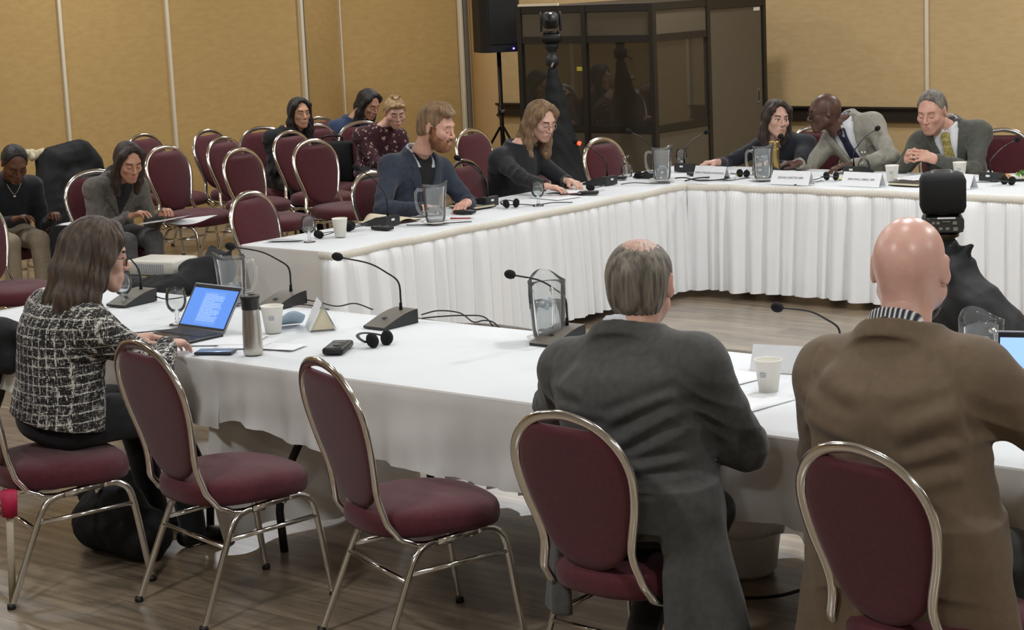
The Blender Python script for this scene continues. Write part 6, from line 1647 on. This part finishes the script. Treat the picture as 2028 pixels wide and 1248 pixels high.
for z in zr:
    obj('front_rail', bb(MB(), (BX0, BY-.012, z-.03), (BX, BY+.022, z+.03)), M_fr, t); obj('side_rail', bb(MB(), (BX-.022, BY, z-.03), (BX+.012, 3.66, z+.03)), M_fr, t)
obj('front_panel', bb(MB(), (BX0, BY, .03), (BX, BY+.015, .79)), M_pan, t); obj('front_panel', bb(MB(), (BX0, BY, 1.58), (BX, BY+.015, BH-.03)), M_pan, t)
obj('side_panel', bb(MB(), (BX-.015, BY, .03), (BX, 3.66, .79)), M_pan, t); obj('side_panel', bb(MB(), (BX-.015, BY, 1.58), (BX, 3.66, BH-.03)), M_pan, t)
obj('window_pane', bb(MB(), (BX0, BY+.004, .82), (-2.97, BY+.008, 1.54)), M_gl, t); obj('window_pane', bb(MB(), (-2.94, BY+.004, .82), (BX-.02, BY+.008, 1.54)), M_gl, t); obj('window_pane', bb(MB(), (BX-.008, BY+.03, .82), (BX-.004, 3.64, 1.54)), M_gl, t)
dr = obj('booth_door', bb(MB(), (BX-.02, 3.70, .03), (BX+.005, 4.52, BH-.07)), M_pan, t)
obj('door_frame', bb(MB(), (BX-.022, 3.66, BH-.09), (BX+.016, BY1, BH)), M_fr, t)
obj('door_handle', bb(MB(), (BX+.004, 4.43, .90), (BX+.010, 4.47, 1.03)), mat('handle_grey', '6b655a', .5), dr); obj('handle_slot', bb(MB(), (BX+.009, 4.442, .92), (BX+.012, 4.458, 1.01)), M_black, dr)
obj('sticker', bb(MB(), (BX+.004, 4.40, BH-.13), (BX+.007, 4.50, BH-.10)), M_cup, dr)
obj('roof', bb(MB(), (BX0, BY, BH-.02), (BX, BY1, BH)), M_fr, t); obj('back_panel', bb(MB(), (BX0, BY1-.02, 0), (BX, BY1, BH)), M_pan, t); obj('end_panel', bb(MB(), (BX0, BY, 0), (BX0+.02, BY1, BH)), M_pan, t)
obj('highlight_strip', bb(MB(), (BX0+.0, BY-.02, BH+.002), (-3.22, BY+.0, BH+.022)), mat('pale_strip', 'e8dcc4', .4), t)  # pale strip stands in for a highlight along the booth top
o = obj('warning_label', MB().box((0, 0, 0), (.06, .003, .035)), mat('yellow_label', 'c9bd4a', .6)); o.location = (-3.02, BY-.0, 1.31); o.parent = None; tag(o, 'small yellow label on the left smoked window of the booth', 'label')
# console and glowing red block added for a red spot in the glass
t = thing('stand_in_console', 'added black console with a glowing red block behind the smoked booth window', 'console', (-2.82, 3.02, .80))
obj('console_shelf', MB().box((0, .12, -.01), (.5, .35, .02)), M_fr, t); obj('console_body', MB().box((0, 0, .12), (.14, .12, .24), bev=.02), M_black, t); obj('red_glow_block', MB().box((0, -.02, .28), (.07, .04, .07), bev=.008), emit('red_glow', 'd0402a', 1.2), t)

# ---- under the near table
t = thing('waste_bin', 'low white bin lined with a white bag under the near table', 'bin', (3.52, -4.86, 0))
obj('bin_body', MB().lathe([(.001, .0), (.11, 0), (.125, .02), (.15, .22), (.155, .23), (.15, .225), (.12, .02), (.001, .015)], 32), M_dev, t)
obj('bin_liner', MB().lathe([(.152, .16), (.162, .2), (.160, .24), (.17, .30), (.14, .34), (.145, .30), (.12, .26), (.08, .2), (.001, .16)], 40, ripple=lambda i, a, z: .05*math.sin(a*5+i)+.03*math.sin(a*11+i*2)), mat('white_bag', 'dad8d2', .5), t)
def f(G, c):
    for i in range(11): a = i*1.3; G.rc(c+V3(.09*math.cos(a), .07*math.sin(a), .03+.012*i), c+V3(.10*math.cos(a+1.4), .07*math.sin(a+1.4), .035+.010*i), .022, .02, k=.006)
lump('cable_coil', 'coiled bundle of black cables on the floor beside the table leg', 'cables', (3.98, -5.0, 0), f, M_black, (.2, .18, .2), h=.007, wr=.004, seed=4, freq=60)
cable('black cable looping on the floor from the bin to the coiled bundle', [(3.42, -5.12, .10), (3.5, -5.16, .03), (3.65, -5.16, .01), (3.8, -5.1, .02), (3.9, -5.04, .05)], .006, None, None)
def f(G, c): G.rc(c+V3(-.12, 0, .12), c+V3(.14, 0, .10), .12, .11, k=0); G.rc(c+V3(-.05, 0, .2), c+V3(.05, 0, .22), .08, .07, k=.05); G.bx(c+V3(0, 0, -.2), (.4, .4, .205), None, .001, mode='sub')
lump('handbag', 'slouched black bag on the floor between the legs of the tweed woman chair', 'bag', (1.36, -5.92, 0), f, M_coat, (.34, .26, .36), h=.011, wr=.010, seed=9, freq=18)
def f(G, c): G.rc(c+V3(-.10, 0, .12), c+V3(.10, 0, .10), .12, .12, k=0); G.bx(c+V3(0, 0, -.2), (.4, .4, .205), None, .001, mode='sub')
lump('handbag', 'black rucksack on the floor at the left beside the tweed woman feet', 'bag', (1.0, -5.62, 0), f, M_coat, (.34, .28, .32), h=.011, wr=.010, seed=19, freq=18)
def f(G, c): G.rc(c+V3(-.14, .03, .0), c+V3(.14, .03, -.01), .045, .04, k=0); G.rc(c+V3(-.12, .0, -.02), c+V3(-.14, -.02, -.20), .06, .05, k=.05); G.rc(c+V3(.06, .0, -.02), c+V3(.10, -.03, -.14), .055, .05, k=.05); G.rc(c+V3(-.02, .0, -.02), c+V3(-.03, -.03, -.22), .06, .04, k=.05)
lump('scarf', 'black garment hanging over the table edge at the left picture edge', 'scarf', (.36, -5.70, .77), f, M_coat, (.28, .16, .34), h=.010, wr=.008, seed=29, freq=18)
t = thing('umbrella', 'pale rolled umbrella with a pink wrap leaning on the chair at the left edge', 'umbrella', (1.52, -6.56, 0))
obj('shaft', MB().tube([(0, 0, .01), (.03, .0, .36)], .013, 10), mat('pale_wood', 'b5ab92', .5), t); obj('wrap', MB().tube([(.028, 0, .34), (.036, 0, .43)], [.028, .030], 12), mat('magenta_wrap', 'b01c46', .6), t)
